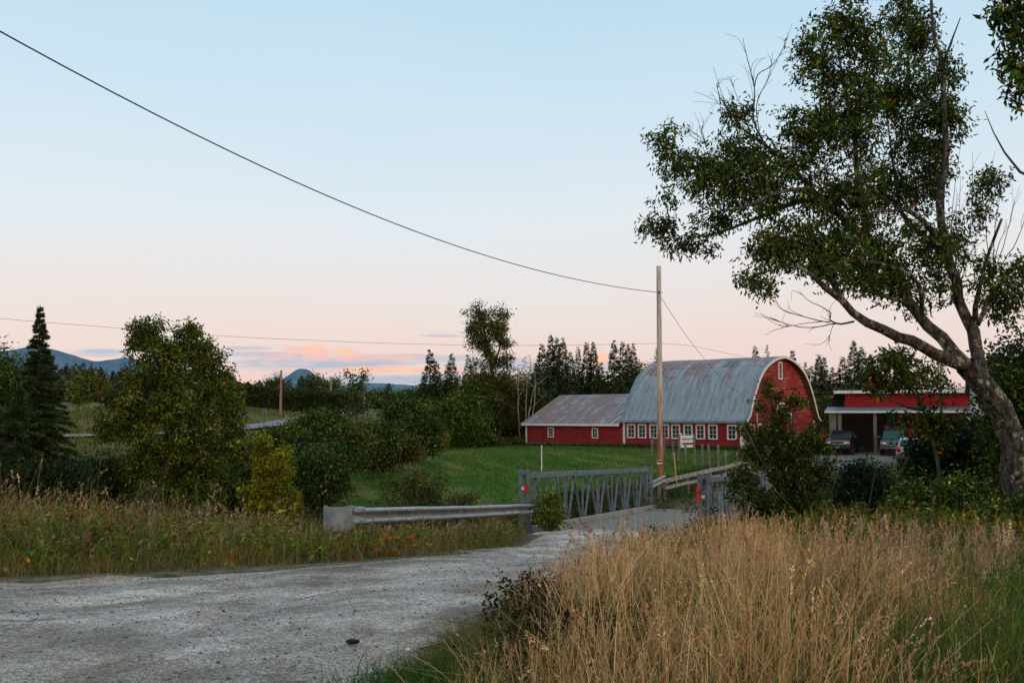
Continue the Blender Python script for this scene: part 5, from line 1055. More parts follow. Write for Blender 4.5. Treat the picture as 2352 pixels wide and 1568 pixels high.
bush('green_shrub', 'fresh green leafy shrub in front of the leaning trunk', 'shrub', 17.5, 2185, 1066, 1225, 110, 380, 22, .2, .11, [(3, GM), (4, (.032, .07, .016)), (2, GB)], lobes=5, shell=.5)
bush('green_shrub', 'low dark shrub at the foot of the leaning trunk by the picture edge', 'shrub', 15.2, 2320, 1115, 1250, 90, 240, 20, .2, .11, [(3, GD), (3, GM), (1, GB), (.15, OR)], lobes=4, shell=.5)
bush('green_shrub', 'olive shrub with a few orange leaves between the dark bush and the fresh green one', 'shrub', 19, 2095, 1110, 1225, 60, 170, 20, .2, .11, [(3, GD), (3, GO), (1, GM), (.2, OR)], lobes=4, shell=.5)
# leafy sapling with red leaves before the barn gable
tree('leafy_sapling', 'bushy sapling with slender upright tips and reddish leaves before the barn gable', 'sapling', 27, [([(1790,1165,0),(1788,1100,0),(1782,1000,0),(1772,930,0),(1764,872,0)], .06, .01), ([(1790,1120,0),(1815,1020,.3),(1822,950,.3),(1826,905,.2)], .04, .01), ([(1790,1130,0),(1740,1040,-.3),(1712,985,-.4),(1702,968,-.3)], .035, .01), ([(1790,1130,0),(1850,1070,.4),(1880,1020,.5)], .035, .01), ([(1785,1010,0),(1752,960,-.1),(1744,930,0),(1738,905,-.1)], .03, .008)],
 [(1764,893,13,26),(1785,915,14,22),(1824,920,20,28),(1848,925,14,18),(1745,928,8,20),(1790,962,27,38,0,1.1),(1712,985,13,18),(1745,1000,40,30),(1790,1030,72,55,0,1.3),(1860,1010,45,45),(1720,1040,35,30),(1790,1095,92,60,0,1.3),(1880,1085,52,40),(1700,1110,40,45),(1830,1150,85,50),(1740,1160,60,45),(1895,1030,18,18)], 820, 22, .12, .115, 'red', seg=.35, shell=.6, droop=.55, wid=.2, cv=.35)
# ------------------------------------------------------------------ left hand group
spruce('fir_tree', 'tall pointed dark fir standing nearest on the left edge', 93, 702, 33, 2.5, 30000, size=.17, bare=.0, power=.92, wid=.13, dens=1.25, cat='fir') if 0 else None
spruce('fir_tree', 'tall pointed dark fir at the left with a slender leader', 93, 702, 33, 2.3, 80000, size=.17, bare=.0, power=1.2, wid=.13, dens=2.3)
spruce('fir_tree', 'shorter dark fir leaning into the left side of the tall fir', 40, 868, 31, 1.7, 45000, size=.17, bare=.0, power=.9, wid=.14, dens=1.2)
bush('leafy_tree', 'dark tree closing the gap behind the two firs', 'tree', 42, 45, 846, 1120, 78, 420, 26, .32, .17, 'dark', lobes=7, shell=.5, taper=.8)
bush('leafy_tree', 'dark deciduous tree cut off by the left picture edge', 'tree', 36, -14, 728, 1130, 78, 460, 26, .36, .17, 'mid', lobes=8, shell=.5, taper=.8)
tree('cherry_tree', 'broad green tree with scattered orange leaves and forked crown left of the guardrail', 'tree', 34, [([(372,1150,0),(372,1110,0),(392,1050,0),(403,1000,0),(408,950,0),(400,900,0)], .17, .09), ([(403,905,0),(370,850,.2),(345,790,.3),(335,750,.3)], .08, .015), ([(405,900,0),(440,860,-.2),(450,800,-.2),(445,755,-.2)], .08, .015), ([(404,960,0),(330,920,-.6),(260,895,-.9),(205,885,-1)], .06, .012), ([(406,950,0),(470,900,.6),(520,880,.9)], .06, .012), ([(395,1040,0),(300,1000,-.4),(240,985,-.4)], .05, .01), ([(398,1020,0),(480,990,.3),(550,970,.4)], .05, .01), ([(372,1110,0),(345,1080,-.3),(325,1040,-.4)], .035, .01), ([(400,900,0),(402,830,0),(405,780,0)], .06, .012)],
 [(335,760,40,30),(318,785,26,22),(368,745,14,22),(440,762,48,24),(478,795,24,18),(345,805,52,35),(425,805,62,36),(470,830,32,26),(505,815,14,12),(395,860,105,45,0,1.1),(500,870,50,38),(310,870,45,38),(220,880,48,28,-.8,.8),(180,905,28,22,-1,.7),(400,930,145,60,0,1.2),(530,930,42,45),(290,955,62,45,-.4),(250,990,40,30,-.4,.8),(410,1010,150,55,0,1.2),(540,1000,38,48,.3),(340,1070,80,50,0,1),(470,1075,100,60,.3,1.1),(420,1130,110,40,.2,1)], 1300, 36, .2, .135, 'cherry', group=None, seg=.45, shell=.6, droop=.65, wid=.2, cv=.32)
GAPK = 1.6
tree('young_ash', 'slim yellow green young tree left of the guardrail end', 'tree', 27.5, [([(622,1185,0),(620,1120,0),(612,1060,0),(608,1008,0)], .05, .008), ([(620,1130,0),(655,1090,.1),(668,1055,.1)], .03, .006), ([(620,1150,0),(575,1120,-.1),(565,1105,-.1)], .025, .006)],
 [(608,1012,20,15),(645,1033,20,17),(592,1043,22,16),(640,1060,26,15),(608,1075,36,18),(660,1080,14,10),(600,1104,24,10),(645,1100,20,9),(575,1130,28,15),(625,1127,38,14),(668,1138,22,15),(596,1155,46,15),(652,1168,48,16),(585,1186,38,14),(640,1192,40,10)], 330, 34, .10, .115, 'yellow', seg=.3, shell=.6, droop=.5, wid=.17, cv=.4)
GAPK = 2.0
bush('dark_shrub', 'dense dark rounded bush right behind the yellow green tree', 'shrub', 33, 722, 1000, 1165, 72, 420, 24, .3, .15, 'dark', lobes=5, shell=.5)
bush('dark_shrub', 'very dark bush filling the gap between the cherry and the yellow green tree', 'shrub', 36, 560, 1030, 1185, 95, 420, 22, .32, .16, 'dark', lobes=5, shell=.5)
bush('dark_shrub', 'dark bush between the fir and the cherry trunk', 'shrub', 38, 245, 1010, 1170, 85, 360, 22, .32, .16, 'dark', lobes=5, shell=.5)
bush('dark_shrub', 'dark bush below the fir behind the roadside weeds', 'shrub', 30, 110, 1040, 1150, 110, 380, 22, .3, .15, [(5, (.018, .034, .014)), (3, (.032, .056, .02))], lobes=4, shell=.5)
bush('grey_bush', 'thin twiggy bush with grey brown stems behind the middle of the guardrail', 'shrub', 38, 955, 1062, 1170, 80, 200, 14, .26, .13, 'brown', lobes=4, shell=.55, stems=8)
bush('grey_bush', 'small low twiggy bush right of the grey brown one', 'shrub', 40, 1060, 1115, 1165, 45, 60, 14, .25, .12, 'brown', lobes=3, shell=.55, stems=6)
bush('vine_tangle', 'yellowish vine growing over the near end of the bridge truss', 'vine', 32.2, 1262, 1108, 1215, 32, 110, 16, .22, .12, [(3, GB), (3, YG), (3, GM), (.3, RE)], lobes=4, shell=.6, stems=4)
# creek side bushes, middle distance
mids = [(690,942,1030,34,75,'mid','small bush covering the bend of the paved road'),(645,962,1060,60,60,'mid','leafy bush right of the cherry tree top edge before the paved road'),(745,920,1040,52,62,'mid','domed grey green tree standing in front of the second far pole'),(700,980,1060,55,55,'dark','dark bush left below the domed tree'),(800,965,1060,58,60,'olive','olive bush right below the domed tree'),(862,950,1050,55,66,'mid','leafy bush left of the bright green rounded tree'),(770,1010,1075,60,48,'dark','low dark bush at the left end of the hayfield'),
 (905,985,1050,62,70,'brown','brown tinted bush with bare grey stems at the hayfield edge'),(960,935,1030,50,76,'dark','dark bush under the first spruces'),(855,1000,1062,50,66,'brown','brownish low bush above the small leaning post'),(935,905,980,45,100,'dark','dark tree crown behind the bushes right of the last far pole'),(570,1000,1090,60,44,'mid','grey green bush half hidden behind the yellow green tree')]
for px, top, bot, rx, d, pal, lab in mids:
    bush('creek_bush', lab, 'shrub', d, px, top, bot, rx, 300, 18, .0075 * d, .0048 * d, pal, group='bushes along the far bank of the creek', lobes=5, shell=.5)
# tree belt behind the field
bush('leafy_tree', 'bright green rounded tree at the far edge of the hayfield', 'tree', 98, 1050, 885, 1010, 82, 420, 20, .85, .4, 'bright', lobes=6, shell=.5)
bush('leafy_tree', 'brownish green tree mass right of the bright rounded tree', 'tree', 110, 1165, 895, 1010, 70, 360, 18, .9, .42, 'brown', lobes=5, shell=.5)
bush('leafy_tree', 'olive tree between the brown mass and the barn wing', 'tree', 112, 1215, 880, 1000, 45, 240, 18, .9, .42, 'olive', lobes=5, shell=.5)
GAPK = 3.2
tree('tall_poplar', 'tall thin crowned poplar rising above the tree belt left of the barn', 'tree', 108, [([(1150,1000,0),(1145,930,0),(1132,860,0),(1120,800,0),(1108,740,0),(1100,700,0)], .28, .05), ([(1130,850,0),(1150,790,.5),(1155,740,.5),(1160,710,.5)], .12, .03), ([(1125,820,0),(1095,790,-.5),(1075,760,-.5)], .09, .03)],
 [(1096,702,16,13),(1078,724,17,15),(1105,722,16,14),(1136,714,16,14),(1160,724,13,17),(1095,748,24,18),(1150,752,24,20),(1076,757,15,13),(1102,785,30,20),(1160,788,18,16),(1132,775,16,16),(1125,825,34,30),(1165,830,18,22),(1120,870,44,34),(1160,880,30,30),(1135,930,52,40,0,.7),(1140,965,50,30,0,.7),(1110,885,34,40,0,.7),(1125,760,50,50,0,.8)], 640, 28, .5, .26, [(4, GO), (2.5, GM), (2, BR_), (.8, (.1, .075, .02))], seg=1.0, shell=.6, rmin=.012, droop=.4)
bush('leafy_tree', 'dull olive tree below the tall poplar', 'tree', 106, 1090, 848, 960, 40, 220, 16, .9, .42, 'olive', lobes=6, shell=.5)
bush('leafy_tree', 'dark olive tree right below the tall poplar', 'tree', 110, 1175, 835, 980, 38, 220, 16, .9, .42, 'olive', lobes=6, shell=.5)
GAPK = 2.0
def dead(px, py0, tips, d, lab, r=.14):
    b0_ = P(px, py0, d); z = H1(b0_[0], b0_[1]); br = []
    for k, (tx, ty) in enumerate(tips):
        tp_ = P(tx, ty, d + rng.normal(0, .5)); br.append(resample([[b0_[0], b0_[1], z - .2], b0_ * .55 + tp_ * .45 + rng.normal(0, .25, 3), tp_], np.linspace(r, .03, 3), .6, .3))
        for q in range(4): j = int(len(br[-1][0]) * rng.uniform(.45, .9)); a = br[-1][0][j]; br.append(resample([a, a + rng.normal(0, .4, 3) + [0, 0, .5], a + rng.normal(0, .9, 3) + [0, 0, 1.2]], np.linspace(.04, .015, 3), .5))
    t = thing('dead_birch', lab, 'dead tree', (b0_[0], b0_[1], z)); tubes_mesh('trunk', br, M_barkpale, t, (b0_[0], b0_[1], z))
dead(1208, 935, ((1228,850),(1232,875),(1212,870)), 104, 'pale forked dead birch standing just left above the barn wing', .08); dead(1195, 935, ((1192,860),), 104, 'slender single dead birch beside the forked one', .055)
sp = [(988,806,112,2.6,5200,'tall dark spruce at the left end of the tree belt, first of the spires'),(1003,832,116,2.2,3200,'spruce tip just right of the first spire'),(972,870,110,2.2,3000,'low dark spruce left below the first spire'),(1038,814,118,2.1,3600,'second dark spire, right of the first'),(1028,838,116,1.9,2600,'small spruce left of the second spire'),(1075,817,120,1.8,3000,'narrow spruce left of the poplar crown'),(1088,822,121,1.7,2600,'narrow spruce touching the poplar crown'),
 (1245,792,114,2.7,5200,'wide bristly spruce right of the dead birches'),(1232,835,110,2.3,3000,'low spruce behind the forked dead birch'),(1265,770,118,2.2,5000,'tall twin spire spruce, left one, left of the barn roof'),(1279,776,119,2.1,4800,'tall twin spire spruce, right one, left of the barn roof'),(1293,777,117,2.3,5000,'tall spruce right of the twin spires'),(1310,810,120,2.0,3200,'mid height spruce in the dip right of the twin spires'),(1328,800,122,1.5,2400,'thin spruce spike in the dip before the paired spruces'),(1347,788,122,1.9,4200,'left one of the paired pointed spruces'),(1363,787,122,1.8,4200,'right one of the paired pointed spruces'),
 (1380,835,118,1.9,2600,'low pointed spruce right of the paired ones'),(1410,783,118,2.5,5000,'broad spruce nearest above the left end of the curved roof'),(1430,787,121,1.9,3600,'spruce behind the right shoulder of the broad one'),(1443,793,121,1.7,3200,'slim spruce near the left end of the curved roof'),(1454,790,122,1.6,3000,'slim pointed spruce last before the curved roof'),(1468,826,124,2.2,2400,'low spruce just behind the left edge of the curved roof'),
 (1508,800,128,1.2,1200,'small spruce tip just left of the utility pole top cable'),(1735,795,128,2.6,2600,'bushy spruce top showing over the barn ridge'),(1762,793,132,1.2,900,'thin spruce top over the barn ridge near its right end'),(1820,806,118,2.0,3800,'pointed spruce right behind the barn gable'),(1835,838,124,2.0,2600,'low spruce right of the gable spruce'),(1850,833,128,1.2,1600,'thin bare spruce in the gap right of the gable'),(1863,842,126,1.6,2000,'short spruce in the gap left of the twin tops'),(1880,816,120,2.0,3800,'left one of the twin spruces behind the gap'),(1892,822,121,1.9,3600,'right one of the twin spruces behind the gap'),
 (1912,845,122,2.0,2600,'small spruce above the left corner of the shed'),(1935,822,122,2.2,3600,'spruce above the left half of the shed roof'),(1960,784,118,2.3,5000,'tallest spruce above the shed roof'),(1978,798,119,2.1,4200,'spruce right beside the tallest one above the shed'),(2000,815,121,2.2,3600,'spruce behind the orange leaves above the shed'),(2030,805,123,2.4,3600,'dark spruce behind the sapling above the shed'),(2070,815,122,2.6,3200,'dark spruce behind the low limb of the big tree'),(2110,825,121,2.6,3000,'spruce seen below the fork of the big tree'),(2160,840,122,3.0,3000,'spruce deep behind the fork of the big tree')]
for px, top, d, r_, n_, lab in sp:
    spruce('spruce_tree', lab, px, top, d, r_, n_, size=.55, group='spruces of the tree belt behind the farm', power=.92, wid=.16)
for px, top, rx, d, pal, lab in ((1335,860,40,128,'mid','green tree filling the belt right of the twin spires'),(1290,880,38,124,'dark','dark tree low behind the barn wing roof'),(1352,888,28,121,'rust','rust brown tree just above the barn wing roof'),(1385,870,34,126,'olive','olive tree left of the curved roof'),(1420,860,40,128,'mid','green tree beside the curved roof'),(1462,818,26,126,'rust','rusty brown crown peeping over the curved roof edge'),(1490,815,20,128,'rust','thin brown crown left of the pole over the roof'),(1240,900,34,118,'mid','green tree behind the dead birches'),
    (1865,880,30,118,'dark','dark tree right of the barn gable'),(1885,900,30,116,'olive','olive tree left of the shed corner'),(1935,870,45,112,'brown','brownish trees above the shed roof left part'),(2000,860,50,112,'dark','dark tree above the middle of the shed'),(2080,870,60,112,'olive','olive tree behind the sapling over the shed'),(2170,870,60,112,'dark','dark tree behind the fork of the big trunk'),(2260,880,60,105,'mid','green tree behind the white house'),(2340,860,60,105,'dark','dark tree behind the house at the picture edge')):
    bush('leafy_tree', lab, 'tree', d, px, top, 985, rx, 210, 16, .85, .42, pal, group='leafy trees of the belt behind the farm', lobes=5, shell=.5)
for px, top, rx, d, pal, lab in ((1110,985,30,100,'olive','low olive shrub at the far edge of the hayfield'),(1140,995,24,100,'rust','rusty weeds clump left of the barn wing'),(1070,1000,26,98,'mid','green shrub below the bright rounded tree'),(1005,975,22,92,'yellow','small yellow green shrub above the far edge post'),(1180,1000,20,101,'olive','weedy clump at the corner of the barn wing')):
    bush('field_edge_shrub', lab, 'shrub', d, px, top, 1022, rx, 90, 14, .5, .26, pal, group='shrubs at the far edge of the hayfield', lobes=3, shell=.5)
# second, deeper row that closes the belt
for k, (px, top, pal, d) in enumerate([(972,872,'dark',128),(1018,848,'olive',130),(1062,840,'dark',131),(1105,848,'mid',132),(1150,845,'dark',133),(1195,828,'olive',131),(1226,836,'dark',133),(1262,822,'dark',135),(1300,828,'mid',135),(1335,830,'dark',134),(1375,832,'mid',136),(1405,842,'dark',135),(1440,846,'mid',136),(1475,850,'dark',137),(1850,866,'dark',136),(1905,862,'mid',136),(1955,852,'dark',137),(2005,855,'mid',137),(2060,858,'dark',137),(2120,862,'dark',137),(2185,865,'mid',137),(2250,868,'dark',137)]):
    bush('backing_tree', ['dark', 'mid green', 'olive'][['dark', 'mid', 'olive'].index(pal)] + ' tree deep in the belt, ' + ['below the first spires', 'right below the first spires', 'behind the bright rounded tree', 'left of the poplar stem', 'right of the poplar stem', 'left of the dead birches', 'right of the dead birches', 'below the tall twin spires', 'right of the twin spires', 'left of the paired spruces', 'right of the paired spruces', 'below the broad spruce', 'at the edge of the curved roof', 'hidden by the curved roof edge', 'right of the barn gable', 'above the shed corner', 'over the left of the shed roof', 'over the middle of the shed roof', 'behind the orange sapling', 'under the low limb', 'behind the trunk fork', 'behind the white house'][k], 'tree', d, px, top, 1000, 36, 170, 16, .7, .42, pal, group='leafy trees of the belt behind the farm', lobes=5, shell=.5, taper=.75)
# dark growth beyond the bridge
for px, bot, top, rx, d, lab in ((1300,1180,1112,48,51,'dark creek side bush seen through the left part of the truss'),(1380,1175,1108,50,52,'dark creek side bush seen through the middle of the truss'),(1452,1172,1104,40,54,'dark creek side bush seen through the right part of the truss'),(1340,1165,1118,40,50,'low dark bush on the creek bank beyond the truss')):
    bush('creek_bush', lab, 'shrub', d, px, top, bot, rx, 170, 18, .3, .2, 'dark', group='bushes on the creek bank behind the truss', lobes=4, shell=.5)
# far side of the valley
for px, top, bot, rx, d, pal, lab in ((632,852,930,26,300,'far','round topped far tree behind the tallest pole'),(595,868,930,40,290,'far','far grey green trees left of the round one'),(545,872,935,40,280,'far','far tree just right of the cherry crown'),(735,850,920,58,330,'far','broad domed far tree right of the round mountain'),(680,885,930,36,300,'far','low far tree below the round mountain'),(790,880,940,40,270,'far','far leafy tree left of the wispy one'),(875,882,935,40,340,'far','far tree behind the last poles'),(930,885,935,36,300,'far','far dark tree left of the first spires'),(830,900,960,46,345,'far','green tree behind the thin pale pole'),(785,900,975,40,350,'far','green tree at the right end of the hedge'),(870,902,975,42,355,'far','dark tree between the last two far poles')):
    bush('far_tree', lab, 'tree', d, px, top, bot, rx, 200, 18, .0042 * d, .0032 * d, pal, group='trees across the valley', lobes=5, shell=.5)
tree('wispy_tree', 'open wispy tree with two thin leaf tufts above the far poles', 'tree', 190, [([(820,960,0),(818,920,0),(812,885,0),(803,862,0)], .2, .05), ([(818,915,0),(830,880,0),(835,852,0)], .12, .04)], [(803,862,12,10),(808,880,14,10),(833,858,12,12),(838,872,8,8),(828,885,12,10),(815,905,26,16),(820,935,34,22)], 120, 12, .9, .6, 'far', seg=1.5, shell=.6, rmin=.02)
spruce('far_spruce', 'single pointed far spruce before the round mountain', 692, 866, 310, 2.6, 1500, pal='sprucefar', size=1.2, group=None); spruce('far_spruce', 'short far spruce left of the single pointed one', 665, 873, 320, 2.4, 1000, pal='sprucefar', size=1.2); spruce('far_spruce', 'thin far spruce behind the last two poles', 893, 882, 320, 2.2, 1000, pal='sprucefar', size=1.2)
# clipped cedar hedge
h0 = P(500, 945, 235); h1 = P(800, 945, 250); n_ = 9000; tq = rng.random(n_); base = h0 + (h1 - h0) * tq[:, None]; gzh = H(base[:, 0], base[:, 1]); ht = 5.0 + .35 * np.sin(tq * 160) + .2 * rng.normal(size=n_)
q = base.copy(); fr = rng.random(n_) ** .6; q[:, 2] = gzh + ht * fr; q[:, 1] += rng.uniform(-1.2, 1.2, n_) * (1 - .3 * fr); dv = rng.normal(0, .5, (n_, 3)); dv[:, 2] += .8; dv[:, 1] -= .4
V, f, c = leaf_quads(q, dv, .7 * np.exp(rng.normal(0, .25, n_)), pick(PAL['thuja'], n_, .3), .25)
hl = np.array([h0[0], h0[1], H1(h0[0], h0[1])]); t = thing('cedar_hedge', 'long dark clipped cedar hedge across the valley behind the far poles', 'hedge', hl); mesh_np('foliage', V - hl, [f], M_needle, col=c, parent=t)
tb = [(np.array([h0 + (h1 - h0) * u - [0, 0, h0[2] - H1(*(h0 + (h1 - h0) * u)[:2]) + .2], h0 + (h1 - h0) * u - [0, 0, h0[2] - H1(*(h0 + (h1 - h0) * u)[:2]) - 3.5]]), np.array([.15, .05])) for u in np.linspace(.01, .99, 30)]; tubes_mesh('trunk', tb, M_bark, t, hl)
# wooded hillside, too many trees to count
pos = []; dr = []; sz = []; cl_ = []
palw = [(3, (.03, .05, .028)), (4, (.046, .066, .032)), (1.5, (.075, .078, .032)), (.6, (.11, .075, .03)), (2, (.02, .036, .026))]  # bluish greens with the haze of distance mixed into the leaf colour
for k in range(300):
    px = rng.uniform(-260, 700); d = rng.uniform(270, 390); top = np.interp(px, [-260, 0, 150, 300, 450, 560, 700], [805, 822, 836, 852, 862, 872, 895]) + (390 - d) * .30 + rng.uniform(-6, 10)
    tp_ = P(px, top, d); g = H1(tp_[0], tp_[1]); hgt = max(4, tp_[2] - g); r_ = rng.uniform(2.2, 4); con = rng.random() < .25; m_ = 260 if con else 230
    v = rng.normal(size=(m_, 3)); v /= np.linalg.norm(v, axis=1, keepdims=True); u = rng.random(m_) ** .3
    if con: fz_ = rng.random(m_) ** .7; a = rng.random(m_) * 6.28; rr = r_ * .7 * (1 - fz_); q = np.c_[rr * np.cos(a), rr * np.sin(a), fz_ * hgt]
    else:
        q = v * u[:, None] * [r_, r_, hgt * .48] ; q[:, 2] += hgt * .52; lob = rng.normal(0, 1, (5, 3)) * [r_ * .5, r_ * .5, hgt * .12]; q += lob[rng.integers(0, 5, m_)]
    pos.append(q + [tp_[0], tp_[1], g]); dv = rng.normal(0, 1, (m_, 3)); dr.append(dv); sz.append(rng.uniform(.8, 1.5, m_)); col = np.array(palw[rng.choice(5, p=np.array([3, 4, 1.5, .6, 2]) / 11.1)][1]) if not con else np.array((.018, .034, .024)); cl_.append(col * np.exp(rng.normal(0, .25, (m_, 1))))
V, f, c = leaf_quads(np.concatenate(pos), np.concatenate(dr), np.concatenate(sz), np.concatenate(cl_), .45); tag(mesh_np('wooded_hillside', V, [f], M_needle, col=c), 'mixed wood covering the far hillside on the left', 'wood', kind='stuff')
# ------------------------------------------------------------------ grasses and weeds
def blades(x, y, h, w, lean, col, seg=3, name=None, mat=None, zoff=-.03, plume=None, tipcol=None):
    n = len(x); z = H(x, y) + zoff; az_ = rng.random(n) * 2 * np.pi
    ld = np.stack([np.cos(az_), np.sin(az_)], 1) * (lean * np.abs(rng.normal(.6, .5, n)))[:, None] + np.array([.10, 0]) * lean[:, None] if np.ndim(lean) else None
    fa = rng.random(n) * 2 * np.pi; side = np.stack([np.cos(fa), np.sin(fa), 0 * fa], 1)
    # face the blade mostly across the line of sight is not needed: random facing
    t = np.linspace(0, 1, seg + 1); V = []; C = []
    for k, tk in enumerate(t):
        c = np.stack([x + ld[:, 0] * h * tk ** 2, y + ld[:, 1] * h * tk ** 2, z + h * (tk - .18 * tk ** 2 * lean)], 1); wd = (w * (1 - .75 * tk))[:, None] * .5
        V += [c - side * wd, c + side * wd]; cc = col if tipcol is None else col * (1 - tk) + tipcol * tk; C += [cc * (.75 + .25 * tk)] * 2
    V = np.stack(V, 1); C = np.stack(C, 1); m_ = 2 * (seg + 1)
    f = np.concatenate([np.arange(n)[:, None] * m_ + np.array([2*k, 2*k+1, 2*k+3, 2*k+2])[None] for k in range(seg)])
    tip = np.stack([x + ld[:, 0] * h, y + ld[:, 1] * h, z + h * (1 - .18 * lean)], 1); dirn = np.stack([ld[:, 0] * 2, ld[:, 1] * 2, 1 - .36 * lean], 1)
    return V.reshape(-1, 3), f, C.reshape(-1, 3), tip, dirn
def join(parts):
    V = []; Fq = []; C = []; b = 0
    for v, f, c in parts: V.append(v); Fq.append(f + b); C.append(c); b += len(v)
    return np.concatenate(V), np.concatenate(Fq), np.concatenate(C)
def scatter(n, x0, x1, y0, y1, dens):
    """n accepted points by a density function 0..1"""
    X_ = []; Y_ = []; got = 0; it = 0
    while got < n and it < 60:
        x = rng.uniform(x0, x1, n * 2); y = rng.uniform(y0, y1, n * 2); k = rng.random(n * 2) < dens(x, y); X_.append(x[k]); Y_.append(y[k]); got += k.sum(); it += 1
    return np.concatenate(X_)[:n], np.concatenate(Y_)[:n]
def infr(x, y, mg=.07): return (np.abs(x) < y * (.515 + mg) + 1.1)
def plumes(tip, dirn, per, L, size, pal, var=.25):
    n = len(tip); d = dirn / np.linalg.norm(dirn, axis=1, keepdims=True); s = rng.random((n, per)); L = np.broadcast_to(L, (n,))
    q = tip[:, None] - d[:, None] * (s * L[:, None])[..., None] + rng.normal(0, .035, (n, per, 3)) * L[:, None, None] * (.4 + s[..., None]); dv = d[:, None] + rng.normal(0, .38, (n, per, 3))
    col = np.repeat(pick(pal, n, var), per, 0) * np.exp(rng.normal(0, .15, (n * per, 1)))
    return leaf_quads(q.reshape(-1, 3), dv.reshape(-1, 3), size * np.exp(rng.normal(0, .25, n * per)), col, .22, .05)
TAN = [(4, (.64, .39, .17)), (3.5, (.74, .50, .24)), (1.5, (.36, .19, .075)), (1.5, (.68, .48, .26))]
TANd = [(3, (.20, .115, .05)), (2, (.12, .072, .032)), (2, (.28, .175, .085))]
PLM = [(3, (.48, .30, .15)), (2, (.58, .39, .21)), (1, (.34, .19, .09))]
# distance right of the road edge
def rdist(x, y): return np.where(x > np.interp(y, [-12, 3, 6.6, 11, 20.5, 31], [.5, -.85, -.85, .3, 3.1, 5.3]) - .3, -poly_sd(x, y, ROAD), -9)
def patch(x, y, s, seed): return fbm(x * s, y * s, seed, 3)
# 1 tall dry grass
def dn_tan(x, y):
    r_ = rdist(x, y); d = np.clip((r_ - .45) / .7, 0, 1) * infr(x, y) * np.clip((15.5 - y) / 3.0, 0, 1)
    gr_ = np.clip((x - (.15 + .385 * y)) / .7, 0, 1) * np.clip((12.5 - y) / 2, 0, 1)          # greener right corner
    low = np.clip((6.3 + .9 * np.clip(1.0 - x, 0, 2) - y) / .6, 0, 1) * .3
    return d * (1 - .82 * gr_) * (1 - low) * np.clip(patch(x, y, 1.1, 51) * 5 - 1.9, .05, 1)
x, y = scatter(17500, -1, 9, 4.4, 16, dn_tan)
hh = (.62 + .42 * np.clip((rdist(x, y) - .3) / 1.2, 0, 1)) * np.exp(rng.normal(0, .15, len(x))) * (.78 + .44 * patch(x, y, .6, 52)) * np.where(y < 6.2, .9, 1)
hh = np.minimum(hh * .74 * (1.0 - .2 * np.clip((x - .19 * y - .1) / 1.2, 0, 1)) * (.45 + 1.05 * patch(x, y, 1.5, 58)), 1.05)
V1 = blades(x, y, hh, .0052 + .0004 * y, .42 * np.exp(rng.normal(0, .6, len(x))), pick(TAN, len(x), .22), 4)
k = rng.random(len(x)) < .38
pl = plumes(V1[3][k], V1[4][k], 14, (.10 + .07 * rng.random(k.sum())), .017, PLM)
x2, y2 = scatter(15500, -1, 9, 4.4, 16, dn_tan); V2 = blades(x2, y2, rng.uniform(.25, .62, len(x2)) * (1 - .2 * np.clip((x2 - .19 * y2 - .1) / 1.3, 0, 1)), .006 + 0 * x2, 1.25 * np.exp(rng.normal(0, .45, len(x2))), pick(TANd[:2] + TAN + TAN[:2], len(x2), .3), 4)
tag(mesh_np('dry_grass', *(lambda a: (a[0], [a[1]]))(join([V1[:3], pl, V2[:3]])), M_grass, col=join([V1[:3], pl, V2[:3]])[2]), 'tall dry tan grass with feathery seed heads in the right foreground', 'dry grass', kind='stuff')
# sparse very tall stalks that stand above it
x, y = scatter(620, -1, 10, 6.5, 14, lambda x, y: np.clip((rdist(x, y) - .5) * 1.5, 0, 1) * infr(x, y) * np.clip(patch(x, y, 1.3, 57) * 6 - 2.9, .04, 1)); V1 = blades(x, y, rng.uniform(.72, 1.16, len(x)) * np.where(y > 11, 1.02, .92), .006 + 0 * x, .28 * np.exp(rng.normal(0, .3, len(x))), pick(TAN, len(x), .2), 5); pl = plumes(V1[3], V1[4], 46, .16 + .1 * rng.random(len(x)), .020, [(2, (.42, .3, .19)), (2, (.33, .21, .12))])
a = join([V1[:3], pl]); tag(mesh_np('seed_stalks', a[0], [a[1]], M_grass, col=a[2]), 'scattered taller grass stalks with drooping seed plumes above the dry grass', 'grass stalks', kind='stuff')
# 2 green and brown under grass on the right verge
GRN = [(3, (.05, .105, .018)), (3, (.08, .13, .025)), (2, (.13, .12, .032)), (2.5, (.24, .15, .055)), (1.5, (.32, .2, .085))]
def dn_low(x, y): r_ = rdist(x, y); return np.clip((r_ + .12) / .35, 0, 1) * infr(x, y) * np.clip((12 - y) / 4, 0, 1) * np.clip(patch(x, y, 1.6, 53) * 2.2 - .35, .1, 1) * np.clip(1.6 - r_ * .2, .45, 1)
x, y = scatter(37000, -1.2, 8, 4.2, 12.5, dn_low); r_ = rdist(x, y)
hh = (.06 + .26 * np.clip(r_ / .9, 0, 1) + .14 * np.clip((r_ - 1) / 1.5, 0, 1)) * np.exp(rng.normal(0, .35, len(x)))
c = pick(GRN, len(x), .3); gsel = np.clip(patch(x, y, 1.1, 54) * 3 - 1.2, 0, 1)[:, None]; c = c * (1 - .6 * gsel) + np.array([.035, .1, .018]) * .6 * gsel
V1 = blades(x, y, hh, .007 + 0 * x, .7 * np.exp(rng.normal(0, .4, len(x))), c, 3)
tag(mesh_np('verge_grass', V1[0], [V1[1]], M_grass, col=V1[2]), 'short green and brown grass along the right edge of the gravel', 'grass', kind='stuff')
